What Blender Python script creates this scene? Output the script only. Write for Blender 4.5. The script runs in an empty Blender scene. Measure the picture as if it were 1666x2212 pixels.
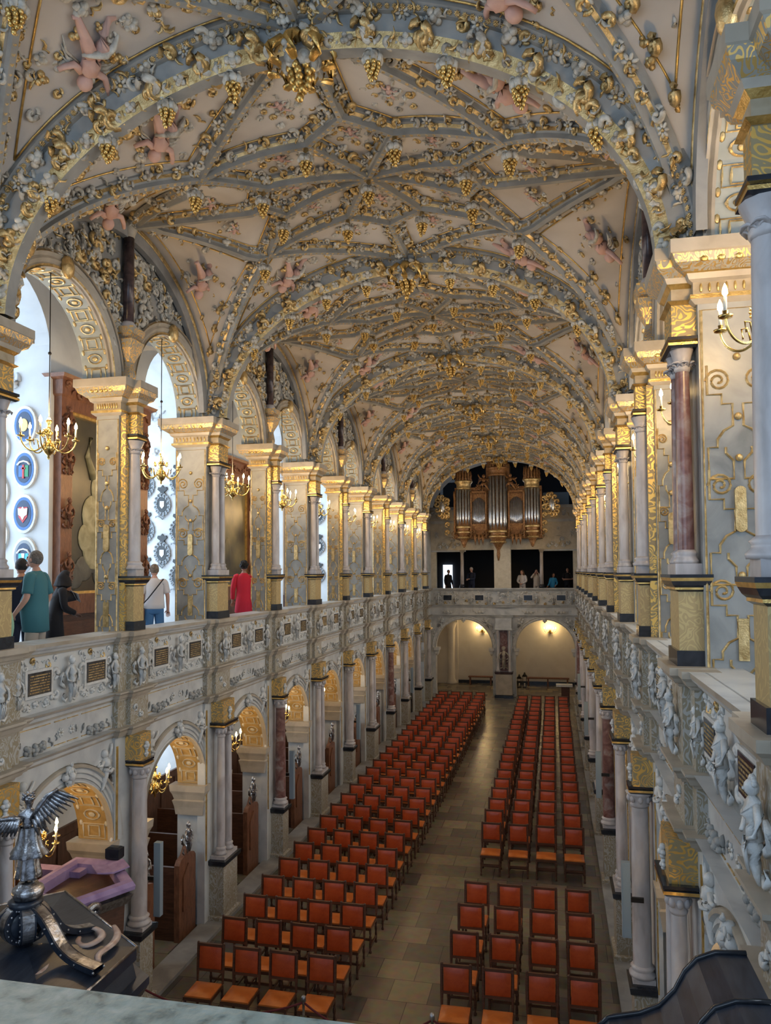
import bpy, math, random
import numpy as np
from mathutils import Vector, Matrix
random.seed(7); RS = np.random.RandomState(11)
PI = math.pi
C = bpy.context.scene.collection
SC = bpy.context.scene
# ------------------------------------------------------------------ camera, world, lights
XC = -2.609; EYE = 6.6; Y0 = 7.747; S = 3.116
def YI(i): return Y0 + S * i
cam_d = bpy.data.cameras.new('camera'); cam = bpy.data.objects.new('camera', cam_d); C.objects.link(cam)
cam_d.sensor_fit = 'HORIZONTAL'; cam_d.sensor_width = 36.0; cam_d.lens = 36.0 * 1650.0 / 1666.0
cam_d.shift_y = (1167.46 - 1106.0) / 1666.0; cam_d.clip_start = 0.05; cam_d.clip_end = 200
yaw, pit, rol = 0.21608, 0.04121, -0.00619
R0 = Vector((math.cos(yaw), math.sin(yaw), 0)); F0 = Vector((-math.sin(yaw), math.cos(yaw), 0)); Z0 = Vector((0, 0, 1))
Fw = F0 * math.cos(pit) + Z0 * math.sin(pit); U0 = -F0 * math.sin(pit) + Z0 * math.cos(pit)
Rr = R0 * math.cos(rol) + U0 * math.sin(rol); Up = -R0 * math.sin(rol) + U0 * math.cos(rol)
cam.matrix_world = Matrix(((Rr.x, Up.x, -Fw.x, 0), (Rr.y, Up.y, -Fw.y, 0), (Rr.z, Up.z, -Fw.z, EYE), (0, 0, 0, 1)))
SC.camera = cam
SC.view_settings.view_transform = 'Standard'; SC.view_settings.look = 'None'
SC.view_settings.gamma = 1.0; SC.view_settings.use_curve_mapping = False
SC.view_settings.exposure = 0.3
try:
    SC.cycles.use_denoising = True; SC.cycles.use_adaptive_sampling = True; SC.cycles.adaptive_threshold = 0.03; SC.cycles.max_bounces = 5; SC.cycles.diffuse_bounces = 3; SC.cycles.glossy_bounces = 2
    SC.cycles.sample_clamp_indirect = 4.0; SC.cycles.caustics_reflective = False; SC.cycles.caustics_refractive = False
except Exception: pass
W = bpy.data.worlds.new('world'); SC.world = W; W.use_nodes = True
bg = W.node_tree.nodes['Background']; bg.inputs[0].default_value = (0.55, 0.72, 1.0, 1); bg.inputs[1].default_value = 0.5
def area(name, loc, rot, sx, sy, power, col):
    d = bpy.data.lights.new(name, 'AREA'); d.shape = 'RECTANGLE'; d.size = sx; d.size_y = sy; d.energy = power; d.color = col
    o = bpy.data.objects.new(name, d); C.objects.link(o); o.location = loc; o.rotation_euler = rot; return o
COOL = (0.58, 0.78, 1.0); DAY = (0.86, 0.93, 1.0)
area('east_window_light', (XC, -3.2, 8.6), (PI/2 + 0.05, 0, 0), 7.5, 6.5, 270, COOL)          # the tall windows of the altar end, behind the camera
NICHE = [(3.2, 6.1), (9.4, 12.3), (15.6, 18.5), (21.8, 24.7), (28.0, 31.0), (34.2, 37.1)]
for k, (a, b) in enumerate(NICHE):
    for s in (-1, 1):
        area('gallery_window_light', (XC + s*8.25, (a+b)/2, 8.6), (0, s*PI/2, 0), 5.0, 2.3, 88 if s < 0 else 75, COOL if s < 0 else DAY)
        if k < 5: area('aisle_window_light', (XC + s*8.25, (a+b)/2, 2.9), (0, s*PI/2, 0), 2.0, 1.6, 34, DAY)
area('organ_loft_fill', (XC, 44.8, 10.6), (PI/2, 0, PI), 5, 1.2, 25, DAY)  # added fill to brighten the back end, no lamp hangs here

# ------------------------------------------------------------------ mesh helpers
class G:
    def __init__(s): s.V = []; s.F = []; s.n = 0
    def add(s, V, F, mat=0, smooth=False):
        V = np.asarray(V, float).reshape(-1, 3)
        if not isinstance(F, list): F = [F]
        for f in F:
            f = np.asarray(f, int)
            if f.ndim == 1: f = f[None, :]
            s.F.append((f + s.n, mat, smooth))
        s.V.append(V); s.n += len(V); return s
    def merge(s, g, M=None, t=(0, 0, 0), mats=None):
        V, F = g.arr()
        if M is not None: V = V @ np.asarray(M).T
        V = V + np.asarray(t)
        for f, m, sm in F: s.F.append((f + s.n, m if mats is None else mats.get(m, m), sm))
        s.V.append(V); s.n += len(V); return s
    def scatter(s, g, Ms, ts, mats=None):
        Ms = np.asarray(Ms); ts = np.asarray(ts)
        if len(ts) == 0: return s
        V, F = g.arr(); N = len(ts)
        VV = np.einsum('nij,vj->nvi', Ms, V) + ts[:, None, :]
        off = (np.arange(N) * len(V))[:, None, None]
        for f, m, sm in F:
            s.F.append(((f[None] + off).reshape(-1, f.shape[1]) + s.n, m if mats is None else mats.get(m, m), sm))
        s.V.append(VV.reshape(-1, 3)); s.n += N * len(V); return s
    def arr(s):
        V = np.concatenate(s.V) if len(s.V) > 1 else (s.V[0] if s.V else np.zeros((0, 3)))
        s.V = [V]; return V, s.F
    def mesh(s, name, mats):
        V, F = s.arr(); me = bpy.data.meshes.new(name)
        cnt = sum(len(f) for f, _, _ in F)
        me.vertices.add(len(V)); me.vertices.foreach_set('co', V.astype(np.float32).ravel())
        lt = np.concatenate([np.full(len(f), f.shape[1]) for f, _, _ in F]); ls = np.concatenate([[0], np.cumsum(lt)[:-1]])
        me.loops.add(int(lt.sum())); me.loops.foreach_set('vertex_index', np.concatenate([f.ravel() for f, _, _ in F]).astype(np.int32))
        me.polygons.add(cnt); me.polygons.foreach_set('loop_start', ls.astype(np.int32))
        try: me.polygons.foreach_set('loop_total', lt.astype(np.int32))
        except Exception: pass
        me.polygons.foreach_set('material_index', np.concatenate([np.full(len(f), m) for f, m, _ in F]).astype(np.int32))
        me.polygons.foreach_set('use_smooth', np.concatenate([np.full(len(f), sm) for f, _, sm in F]).astype(bool))
        for m in mats: me.materials.append(m)
        me.update(); me.validate(); return me
def obj(name, g, mats, parent=None, **kw):
    if not isinstance(mats, (list, tuple)): mats = [mats]
    me = g if isinstance(g, bpy.types.Mesh) else g.mesh(name, mats)
    o = bpy.data.objects.new(name, me); C.objects.link(o)
    if parent is not None: o.parent = parent
    for k, v in kw.items(): o[k] = v
    return o
def thing(name, label, cat, loc=(0, 0, 0), rz=0, group=None, mirror=False):
    o = bpy.data.objects.new(name, None); C.objects.link(o); o.location = loc; o.rotation_euler = (0, 0, rz); o['label'] = label; o['category'] = cat
    o.empty_display_size = 0.1
    if group: o['group'] = group
    if mirror: o.scale = (-1, 1, 1)
    return o
def dup(root, loc, rz=0, label=None, group=None, mirror=False):
    r = root.copy(); C.objects.link(r); r.location = loc; r.rotation_euler = (0, 0, rz); r.scale = (-1 if mirror else 1, 1, 1)
    if label: r['label'] = label
    if group: r['group'] = group
    for ch in list(root.children):
        c = ch.copy(); C.objects.link(c); c.parent = r
        for g in list(ch.children):
            d = g.copy(); C.objects.link(d); d.parent = c
    return r
def struct(name, g, mats, parent=None, **kw):
    o = obj(name, g, mats, parent, **kw)
    if parent is None: o['kind'] = 'structure'
    return o
Q6 = np.array([[0, 3, 2, 1], [4, 5, 6, 7], [0, 1, 5, 4], [1, 2, 6, 5], [2, 3, 7, 6], [3, 0, 4, 7]])
def box(g, x0, x1, y0, y1, z0, z1, m=0):
    return g.add([(x0, y0, z0), (x1, y0, z0), (x1, y1, z0), (x0, y1, z0), (x0, y0, z1), (x1, y0, z1), (x1, y1, z1), (x0, y1, z1)], Q6, m)
def stack(g, x0, x1, y0, y1, prof, m=0):
    """square moulding: prof is a list of (offset, z); m may be a list, one per band"""
    V = []
    for o, z in prof: V += [(x0-o, y0-o, z), (x1+o, y0-o, z), (x1+o, y1+o, z), (x0-o, y1+o, z)]
    n = len(prof); b = g.n
    g.add(V, [np.array([0, 3, 2, 1]), np.array([4*n-4, 4*n-3, 4*n-2, 4*n-1])], m if not isinstance(m, list) else m[-1])
    for k in range(n-1):
        f = np.array([[4*k+j, 4*k+(j+1) % 4, 4*k+4+(j+1) % 4, 4*k+4+j] for j in range(4)]) + b
        g.F.append((f, m[k] if isinstance(m, list) else m, False))
    return g
def lathe(g, prof, cx=0, cy=0, seg=16, m=0, smooth=True, cap=True):
    n = len(prof); a = np.arange(seg) * 2*PI/seg; V = []
    for r, z in prof: V += [(cx + r*math.cos(t), cy + r*math.sin(t), z) for t in a]
    F = [[k*seg+j, k*seg+(j+1) % seg, (k+1)*seg+(j+1) % seg, (k+1)*seg+j] for k in range(n-1) for j in range(seg)]
    fl = [np.array(F)]
    if cap: fl += [np.arange(seg)[::-1], np.arange(seg) + (n-1)*seg]
    return g.add(V, fl, m, smooth)
def tube(g, P, r, seg=6, m=0, smooth=True, cap=True, flat=1.0, up=(0, 0, 1)):
    P = np.asarray(P, float); n = len(P); r = np.broadcast_to(np.asarray(r, float), (n,))
    T = np.gradient(P, axis=0); T /= (np.linalg.norm(T, axis=1)[:, None] + 1e-9)
    u = np.asarray(up, float)
    A = np.cross(T, u); bad = np.linalg.norm(A, axis=1) < 1e-3
    A[bad] = np.cross(T[bad], (1, 0.1, 0)); A /= np.linalg.norm(A, axis=1)[:, None]; B = np.cross(A, T)
    a = np.arange(seg)*2*PI/seg
    V = P[:, None, :] + r[:, None, None]*(np.cos(a)[None, :, None]*A[:, None, :] + flat*np.sin(a)[None, :, None]*B[:, None, :])
    F = [[k*seg+j, k*seg+(j+1) % seg, (k+1)*seg+(j+1) % seg, (k+1)*seg+j] for k in range(n-1) for j in range(seg)]
    fl = [np.array(F)]
    if cap: fl += [np.arange(seg)[::-1], np.arange(seg) + (n-1)*seg]
    return g.add(V.reshape(-1, 3), fl, m, smooth)
def smooth(P, n=3):
    P = np.asarray(P, float)
    for _ in range(n):
        Q = np.empty((len(P)*2-1, 3)); Q[::2] = P; Q[1::2] = (P[:-1]+P[1:])/2; P = Q; P[1:-1] = P[:-2]*.25+P[1:-1]*.5+P[2:]*.25
    return P
def ball(g, c, r, m=0, seg=8, rings=5, smooth=True):
    r = np.broadcast_to(np.asarray(r, float), (3,)); V = [(0, 0, 1)]
    for k in range(1, rings):
        p = PI*k/rings
        V += [(math.sin(p)*math.cos(t), math.sin(p)*math.sin(t), math.cos(p)) for t in np.arange(seg)*2*PI/seg]
    V.append((0, 0, -1)); e = len(V)-1
    tri = [[0, 1+j, 1+(j+1) % seg] for j in range(seg)] + [[e, e-seg+(j+1) % seg, e-seg+j] for j in range(seg)]
    qd = [[1+k*seg+j, 1+(k+1)*seg+j, 1+(k+1)*seg+(j+1) % seg, 1+k*seg+(j+1) % seg] for k in range(rings-2) for j in range(seg)]
    return g.add(np.array(V)*r + np.asarray(c), [np.array(tri), np.array(qd)], m, smooth)
def prism(g, poly, a0, a1, axis='x', m=0, smooth=False):
    """poly: 2-D outline in the plane normal to axis, pushed from a0 to a1"""
    n = len(poly)
    def P(a, p): return (a, p[0], p[1]) if axis == 'x' else ((p[0], a, p[1]) if axis == 'y' else (p[0], p[1], a))
    V = [P(a0, p) for p in poly] + [P(a1, p) for p in poly]
    g.add(V, [np.arange(n)[::-1], np.arange(n)+n], m); b = g.n - 2*n
    g.F.append((np.array([[k, (k+1) % n, n+(k+1) % n, n+k] for k in range(n)]) + b, m, smooth)); return g
def sweep(g, P, N, prof, m=0, smooth=False, closed=False):
    """prof: list of (across, depth along N); m may be a list per profile segment"""
    P = np.asarray(P, float); N = np.asarray(N, float); T = np.gradient(P, axis=0); T /= np.linalg.norm(T, axis=1)[:, None]
    A = np.cross(T, N); A /= np.linalg.norm(A, axis=1)[:, None]; N = np.cross(A, T)
    n, k = len(P), len(prof); pr = np.array(prof)
    V = P[:, None, :] + pr[None, :, 0, None]*A[:, None, :] + pr[None, :, 1, None]*N[:, None, :]
    b = g.n; g.add(V.reshape(-1, 3), [], 0)
    for j in range(k if closed else k-1):
        f = np.array([[i*k+j, (i+1)*k+j, (i+1)*k+(j+1) % k, i*k+(j+1) % k] for i in range(n-1)]) + b
        g.F.append((f, m[j] if isinstance(m, list) else m, smooth))
    return g
def arch_wall(g, y0, y1, z0, z1, cy, r, zs, n0, n1, m=0, seg=20, msoff=None, ztop=None, back=True):
    """wall between n0 and n1 with a round-headed opening centred at cy"""
    ys = sorted(set([y0, y1] + [cy + r*math.cos(PI*k/seg) for k in range(seg+1)]))
    ys = [y for y in ys if y0 - 1e-6 <= y <= y1 + 1e-6]
    low = []
    for y in ys:
        d = abs(y - cy)
        low.append(zs + math.sqrt(max(0, r*r - d*d)) if d < r + 1e-6 else None)
    zt = (lambda y: z1) if ztop is None else ztop
    for k in range(len(ys)-1):
        ya, yb = ys[k], ys[k+1]; mid = (ya+yb)/2
        if abs(mid - cy) < r:
            za, zb2 = low[k] if low[k] is not None else zs, low[k+1] if low[k+1] is not None else zs
        else: za = zb2 = z0
        ta, tb = max(zt(ya), za), max(zt(yb), zb2)
        g.add([(n0, ya, za), (n0, yb, zb2), (n0, yb, tb), (n0, ya, ta)], np.array([0, 1, 2, 3]), m)
        if back: g.add([(n1, ya, za), (n1, yb, zb2), (n1, yb, tb), (n1, ya, ta)], np.array([3, 2, 1, 0]), m)
        if abs(mid - cy) < r: g.add([(n0, ya, za), (n0, yb, zb2), (n1, yb, zb2), (n1, ya, za)], np.array([3, 2, 1, 0]), m if msoff is None else msoff, True)
        g.add([(n0, ya, ta), (n0, yb, tb), (n1, yb, tb), (n1, ya, ta)], np.array([0, 1, 2, 3]), m)
    if z0 < zs - 1e-6:
        for ye in (cy-r, cy+r): g.add([(n0, ye, z0), (n1, ye, z0), (n1, ye, zs), (n0, ye, zs)], np.array([0, 1, 2, 3]), m)
    return g
# ------------------------------------------------------------------ materials
def mat(name, col, rough=0.5, metal=0.0, spec=0.5):
    m = bpy.data.materials.new(name); m.use_nodes = True; b = m.node_tree.nodes['Principled BSDF']
    b.inputs['Base Color'].default_value = (*col, 1); b.inputs['Roughness'].default_value = rough; b.inputs['Metallic'].default_value = metal
    try: b.inputs['Specular IOR Level'].default_value = spec
    except Exception: pass
    return m
def nodes(m): return m.node_tree.nodes, m.node_tree.links, m.node_tree.nodes['Principled BSDF']
def noisy(name, cols, scale=4.0, rough=0.45, metal=0.0, bump=0.0, bscale=30.0, detail=6.0, dist=0.6, stretch=None, wave=False):
    m = mat(name, cols[0], rough, metal); N, L, b = nodes(m)
    tc = N.new('ShaderNodeTexCoord'); src = tc.outputs['Object']
    if stretch:
        mp = N.new('ShaderNodeMapping'); mp.inputs['Scale'].default_value = stretch; L.new(src, mp.inputs[0]); src = mp.outputs[0]
    t = N.new('ShaderNodeTexNoise'); t.inputs['Scale'].default_value = scale; t.inputs['Detail'].default_value = detail; t.inputs['Distortion'].default_value = dist
    L.new(src, t.inputs['Vector']); r = N.new('ShaderNodeValToRGB'); e = r.color_ramp.elements
    e[0].position = 0.3; e[0].color = (*cols[0], 1); e[1].position = 0.7; e[1].color = (*cols[-1], 1)
    for k, c in enumerate(cols[1:-1]):
        x = e.new(0.3 + 0.4*(k+1)/(len(cols)-1)); x.color = (*c, 1)
    L.new(t.outputs['Fac'], r.inputs[0]); L.new(r.outputs[0], b.inputs['Base Color'])
    if bump:
        t2 = N.new('ShaderNodeTexNoise'); t2.inputs['Scale'].default_value = bscale; t2.inputs['Detail'].default_value = 3
        L.new(src, t2.inputs['Vector']); bp = N.new('ShaderNodeBump'); bp.inputs['Strength'].default_value = bump; bp.inputs['Distance'].default_value = 0.02
        L.new(t2.outputs['Fac'], bp.inputs['Height']); L.new(bp.outputs[0], b.inputs['Normal'])
    return m
def inlay(name, ground, gold, scale=6.0, thr=0.45, metal=0.85, kind='wave', width=0.12, bump=0.5, stretch=(1, 1, 1)):
    """ground stone with a gilded pattern: thin contour lines of a noise field (scroll work) or voronoi cells"""
    m = mat(name, ground, 0.5); N, L, b = nodes(m)
    tc = N.new('ShaderNodeTexCoord'); mp = N.new('ShaderNodeMapping'); mp.inputs['Scale'].default_value = stretch; L.new(tc.outputs['Object'], mp.inputs[0])
    if kind == 'cells':
        t = N.new('ShaderNodeTexVoronoi'); t.feature = 'DISTANCE_TO_EDGE'; t.inputs['Scale'].default_value = scale; L.new(mp.outputs[0], t.inputs['Vector']); h = t.outputs['Distance']
        lt = N.new('ShaderNodeMath'); lt.operation = 'LESS_THAN'; lt.inputs[1].default_value = width; L.new(h, lt.inputs[0])
    else:
        t = N.new('ShaderNodeTexNoise'); t.inputs['Scale'].default_value = scale; t.inputs['Detail'].default_value = 1.0; t.inputs['Distortion'].default_value = 1.2; L.new(mp.outputs[0], t.inputs['Vector'])
        a = N.new('ShaderNodeMath'); a.operation = 'MULTIPLY'; a.inputs[1].default_value = 7.0; L.new(t.outputs['Fac'], a.inputs[0])
        f = N.new('ShaderNodeMath'); f.operation = 'FRACT'; L.new(a.outputs[0], f.inputs[0]); h = f.outputs[0]
        lt = N.new('ShaderNodeMath'); lt.operation = 'LESS_THAN'; lt.inputs[1].default_value = width*2.5; L.new(h, lt.inputs[0])
    mx = N.new('ShaderNodeMixRGB'); mx.inputs[1].default_value = (*ground, 1); mx.inputs[2].default_value = (*gold, 1); L.new(lt.outputs[0], mx.inputs[0]); L.new(mx.outputs[0], b.inputs['Base Color'])
    mm = N.new('ShaderNodeMath'); mm.operation = 'MULTIPLY'; mm.inputs[1].default_value = metal; L.new(lt.outputs[0], mm.inputs[0]); L.new(mm.outputs[0], b.inputs['Metallic'])
    b.inputs['Roughness'].default_value = 0.4
    bp = N.new('ShaderNodeBump'); bp.inputs['Strength'].default_value = bump; bp.inputs['Distance'].default_value = 0.01; L.new(lt.outputs[0], bp.inputs['Height']); L.new(bp.outputs[0], b.inputs['Normal'])
    return m
def emis(name, col, s):
    m = mat(name, col); N, L, b = nodes(m); b.inputs['Emission Color'].default_value = (*col, 1); b.inputs['Emission Strength'].default_value = s; return m
GOLD = (0.93, 0.62, 0.20)
M = {}
M['gold'] = noisy('gilding', [(0.55, 0.33, 0.09), (0.95, 0.66, 0.24)], 9, 0.32, 0.85, 0.25, 60)
M['gold2'] = noisy('pale_gilding', [(0.42, 0.27, 0.10), (0.88, 0.66, 0.32)], 12, 0.38, 0.7, 0.35, 70)
M['brass'] = noisy('polished_brass', [(0.55, 0.36, 0.10), (0.95, 0.70, 0.28)], 25, 0.22, 1.0)
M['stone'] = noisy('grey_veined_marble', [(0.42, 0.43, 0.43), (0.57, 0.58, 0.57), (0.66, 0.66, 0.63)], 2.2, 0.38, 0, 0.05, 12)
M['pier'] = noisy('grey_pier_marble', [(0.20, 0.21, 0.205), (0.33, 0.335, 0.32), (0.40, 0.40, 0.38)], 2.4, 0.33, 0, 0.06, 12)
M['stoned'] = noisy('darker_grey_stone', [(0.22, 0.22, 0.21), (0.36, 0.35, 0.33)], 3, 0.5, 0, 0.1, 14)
M['warm'] = noisy('honey_grey_stone', [(0.36, 0.31, 0.24), (0.52, 0.46, 0.37)], 3, 0.45, 0, 0.1, 14)
M['white'] = noisy('white_carved_alabaster', [(0.54, 0.54, 0.52), (0.78, 0.77, 0.73)], 7, 0.5, 0, 0.3, 40)
M['stucco'] = noisy('warm_white_stucco', [(0.24, 0.205, 0.16), (0.56, 0.52, 0.44), (0.72, 0.69, 0.61)], 9, 0.5, 0, 0.4, 40)
M['ribstone'] = noisy('grey_rib_stone', [(0.24, 0.24, 0.225), (0.36, 0.355, 0.33)], 3, 0.45, 0, 0.1, 20)
M['plaster'] = noisy('vault_plaster', [(0.50, 0.455, 0.41), (0.64, 0.59, 0.53)], 1.2, 0.75, 0, 0.06, 20)
M['wash'] = noisy('whitewashed_wall', [(0.52, 0.55, 0.58), (0.64, 0.67, 0.69)], 1.5, 0.8, 0, 0.1, 9)
M['bwall'] = noisy('cream_wall', [(0.66, 0.62, 0.56), (0.74, 0.70, 0.64)], 1.5, 0.8)
M['flesh'] = noisy('pink_painted_stucco', [(0.58, 0.34, 0.28), (0.72, 0.48, 0.40)], 6, 0.6)
M['ochre'] = inlay('ochre_marble_with_scrolls', (0.46, 0.33, 0.15), (0.58, 0.44, 0.20), 6.5, metal=0.2, width=0.14, stretch=(1, 1, .7))
M['ochre_grey'] = inlay('grey_stone_with_tan_scrolls', (0.33, 0.28, 0.19), (0.47, 0.46, 0.42), 7.5, metal=0.0, width=0.16, stretch=(1, 1, .7))
M['flute'] = noisy('tan_stone_band', [(0.34, 0.27, 0.17), (0.48, 0.40, 0.28)], 7, 0.45)
M['gold_panel'] = inlay('gilded_strapwork_panel', (0.38, 0.29, 0.15), (0.95, 0.62, 0.18), 5.0, metal=0.9, width=0.18)
M['soffit'] = noisy('gilded_soffit', [(0.50, 0.32, 0.11), (0.66, 0.44, 0.17)], 8, 0.45, 0.35)
M['cream'] = noisy('cream_inlay', [(0.56, 0.49, 0.36), (0.68, 0.61, 0.47)], 6, 0.45)
M['gsoffit'] = noisy('grey_green_soffit', [(0.34, 0.37, 0.35), (0.44, 0.47, 0.44)], 6, 0.45)
M['cornice'] = inlay('cornice_with_gilded_leaves', (0.36, 0.33, 0.27), (0.85, 0.55, 0.18), 9.0, metal=0.85, width=0.15, stretch=(1, 1, .6))
M['red'] = noisy('red_marble', [(0.12, 0.05, 0.042), (0.22, 0.11, 0.095), (0.33, 0.27, 0.25)], 7, 0.28, 0, 0, 10)
M['dark'] = noisy('dark_purple_marble', [(0.035, 0.025, 0.03), (0.11, 0.07, 0.07)], 8, 0.25)
M['column'] = noisy('pale_grey_pink_marble', [(0.38, 0.35, 0.34), (0.52, 0.48, 0.47), (0.60, 0.57, 0.56)], 6, 0.35, 0, 0, 10, stretch=(1, 1, .4))
M['black'] = noisy('black_marble', [(0.012, 0.015, 0.022), (0.03, 0.035, 0.045)], 8, 0.2)
M['wood'] = noisy('dark_walnut', [(0.055, 0.022, 0.012), (0.12, 0.05, 0.026)], 5, 0.4, 0, 0.15, 30, stretch=(1, 1, 6))
M['wood2'] = noisy('reddish_oak', [(0.13, 0.05, 0.025), (0.24, 0.10, 0.05)], 6, 0.4, 0, 0.3, 22, stretch=(3, 3, 1))
M['panelw'] = noisy('brown_panelling', [(0.06, 0.03, 0.02), (0.12, 0.06, 0.04)], 4, 0.5, stretch=(4, 4, 1))
M['leather'] = noisy('orange_red_leather', [(0.36, 0.05, 0.012), (0.52, 0.09, 0.02)], 7, 0.36, 0, 0.1, 80)
M['seat'] = noisy('orange_seat_leather', [(0.50, 0.13, 0.025), (0.66, 0.20, 0.04)], 7, 0.34, 0, 0.08, 80)
M['organ'] = noisy('gilded_brown_organ_wood', [(0.16, 0.06, 0.02), (0.42, 0.22, 0.08)], 16, 0.4, 0.3, 0.5, 40)
M['tin'] = noisy('tin_organ_pipe', [(0.52, 0.55, 0.58), (0.75, 0.77, 0.78)], 5, 0.25, 0.85)
M['silver'] = noisy('tarnished_silver', [(0.16, 0.14, 0.13), (0.62, 0.62, 0.64)], 14, 0.28, 0.9, 0.3, 30)
M['ebony'] = noisy('ebony', [(0.012, 0.016, 0.028), (0.035, 0.045, 0.065)], 4, 0.3, 0, 0.05, 10, stretch=(6, 1, 1))
M['lilac'] = noisy('lilac_velvet', [(0.26, 0.16, 0.30), (0.42, 0.29, 0.46)], 6, 0.8)
M['void'] = mat('unlit_room_shade', (0.012, 0.013, 0.018), 0.7)  # near-black colour puts the shade of the unlit loft and attic into the surfaces
M['speaker'] = mat('grey_speaker_cloth', (0.26, 0.33, 0.38), 0.6)
M['candle'] = mat('candle_wax', (0.85, 0.80, 0.68), 0.5)
M['flame'] = emis('candle_bulb', (1.0, 0.66, 0.26), 60)
M['pane'] = emis('daylit_pane', (0.72, 0.86, 1.0), 2.2)
M['iron'] = mat('dark_iron', (0.05, 0.045, 0.04), 0.4, 0.8)
M['slab'] = noisy('grey_green_marble_slab', [(0.09, 0.12, 0.11), (0.24, 0.29, 0.26), (0.31, 0.36, 0.32), (0.38, 0.42, 0.38)], 20, 0.35, 0, 0.15, 60, detail=9.0, dist=0.4)
M['rope'] = mat('dark_red_rope', (0.12, 0.015, 0.02), 0.8)
def floor_mat():
    m = mat('stone_slab_floor', (0.3, 0.27, 0.2), 0.35); N, L, b = nodes(m)
    tc = N.new('ShaderNodeTexCoord'); mp = N.new('ShaderNodeMapping'); mp.inputs['Rotation'].default_value = (0, 0, 0.0); L.new(tc.outputs['Object'], mp.inputs[0])
    br = N.new('ShaderNodeTexBrick'); br.inputs['Scale'].default_value = 1.0; br.offset = 0.5; br.inputs['Brick Width'].default_value = 0.62; br.inputs['Row Height'].default_value = 0.62
    br.inputs['Mortar Size'].default_value = 0.006; br.inputs['Color1'].default_value = (0.24, 0.205, 0.14, 1); br.inputs['Color2'].default_value = (0.085, 0.078, 0.072, 1); br.inputs['Mortar'].default_value = (0.06, 0.05, 0.05, 1)
    L.new(mp.outputs[0], br.inputs['Vector'])
    n = N.new('ShaderNodeTexNoise'); n.inputs['Scale'].default_value = 6; L.new(tc.outputs['Object'], n.inputs['Vector'])
    mx = N.new('ShaderNodeMixRGB'); mx.blend_type = 'OVERLAY'; mx.inputs[0].default_value = 0.35; L.new(br.outputs['Color'], mx.inputs[1]); L.new(n.outputs['Color'], mx.inputs[2]); L.new(mx.outputs[0], b.inputs['Base Color'])
    b.inputs['Roughness'].default_value = 0.27; return m
M['floor'] = floor_mat()
# ------------------------------------------------------------------ ornament templates
def rotm(ax, ang): return np.array(Matrix.Rotation(ang, 3, ax))
def t_curl(turns=1.3, m=0, fat=0.13):
    g = G(); n = 15; P = []; R = []
    for k in range(n):
        u = k/(n-1); th = u*turns*2*PI; r = 0.42*(1-u*0.82)
        P.append((r*math.sin(th)*1.0 + 0.15*(1-u), 0.10*math.sin(u*PI), 0.42 - r*math.cos(th))); R.append(fat*(1.25 - u*0.75)*(0.55+0.9*math.sin(min(1, u*3)*PI/2)))
    tube(g, P, R, 5, m); ball(g, (P[-1][0], 0.02, P[-1][2]), 0.13, m, 6, 4)
    return g
def t_leaf(m=0):
    g = G(); P = [(0, 0, 0), (0.12, 0.10, 0.18), (0.30, 0.16, 0.30), (0.52, 0.12, 0.30), (0.68, 0.0, 0.16)]
    tube(g, P, [0.05, 0.13, 0.16, 0.12, 0.03], 6, m, flat=0.45); 
    tube(g, [(0, 0, 0), (-0.1, .1, .2), (-.26, .12, .28), (-.36, .05, .18)], [0.05, .1, .09, .02], 5, m, flat=.5); return g
def t_fruit(m=0, n=5, seed=1):
    g = G(); r = np.random.RandomState(seed)
    for k in range(n):
        a = k*2*PI/max(1, n-1); rr = 0 if k == 0 else 0.26
        ball(g, (rr*math.cos(a), 0.12 + (0.12 if k == 0 else 0), rr*math.sin(a)), 0.19 + 0.05*r.rand(), m, 7, 4)
    return g
def t_rosette(m=0, n=8, mc=None):
    g = G()
    for k in range(n):
        a = k*2*PI/n; q = G(); ball(q, (0.3, 0.05, 0), (0.24, 0.09, 0.11), m, 6, 4); g.merge(q, rotm('Y', a))
    ball(g, (0, 0.1, 0), 0.12, m if mc is None else mc, 7, 4); return g
def t_grape(m=0, lv=6):
    g = G(); r = np.random.RandomState(3)
    for l in range(lv):
        R = 0.30*(1 - l/lv)**0.8; n = max(1, int(7*(1-l/lv)+0.5)); 
        for k in range(n): a = k*2*PI/n + l*0.5; ball(g, (R*math.cos(a), R*math.sin(a), -0.14*l), 0.115, m, 6, 4)
    return g
def t_putto(m=0, mc=1):
    """small winged child in relief: one body, wings and a drape"""
    g = G()
    ball(g, (0, 0.1, 0.80), (0.125, 0.12, 0.14), m, 9, 6); tube(g, [(0, .09, .68), (0, .10, .58), (.01, .11, .42), (.0, .10, .28)], [.05, .15, .15, .14], 8, m)
    tube(g, [(.03, .1, .30), (.12, .12, .12), (.05, .13, -.08), (.10, .10, -.30), (.19, .1, -.33)], [.12, .105, .075, .05, .03], 7, m)
    tube(g, [(-.04, .1, .30), (-.16, .12, .10), (-.26, .12, -.05), (-.38, .10, -.24), (-.45, .1, -.22)], [.12, .10, .075, .05, .03], 7, m)
    tube(g, [(.12, .1, .60), (.28, .12, .66), (.38, .12, .84), (.41, .12, .95)], [.07, .055, .045, .035], 6, m)
    tube(g, [(-.12, .1, .60), (-.26, .12, .50), (-.40, .12, .56), (-.48, .12, .62)], [.07, .055, .045, .035], 6, m)
    for s in (-1, 1):
        for k in range(4): tube(g, [(s*.08, .03, .56), (s*(.26+.04*k), .03, .66-.10*k), (s*(.42+.02*k), .02, .58-.15*k)], [.03, .05, .012], 5, mc, flat=.5)
    tube(g, [(-.2, .16, .30), (-.05, .22, .22), (.12, .2, .22), (.26, .14, .10), (.30, .1, -.08)], [.03, .07, .08, .06, .02], 6, mc, flat=.6)
    return g
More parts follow.
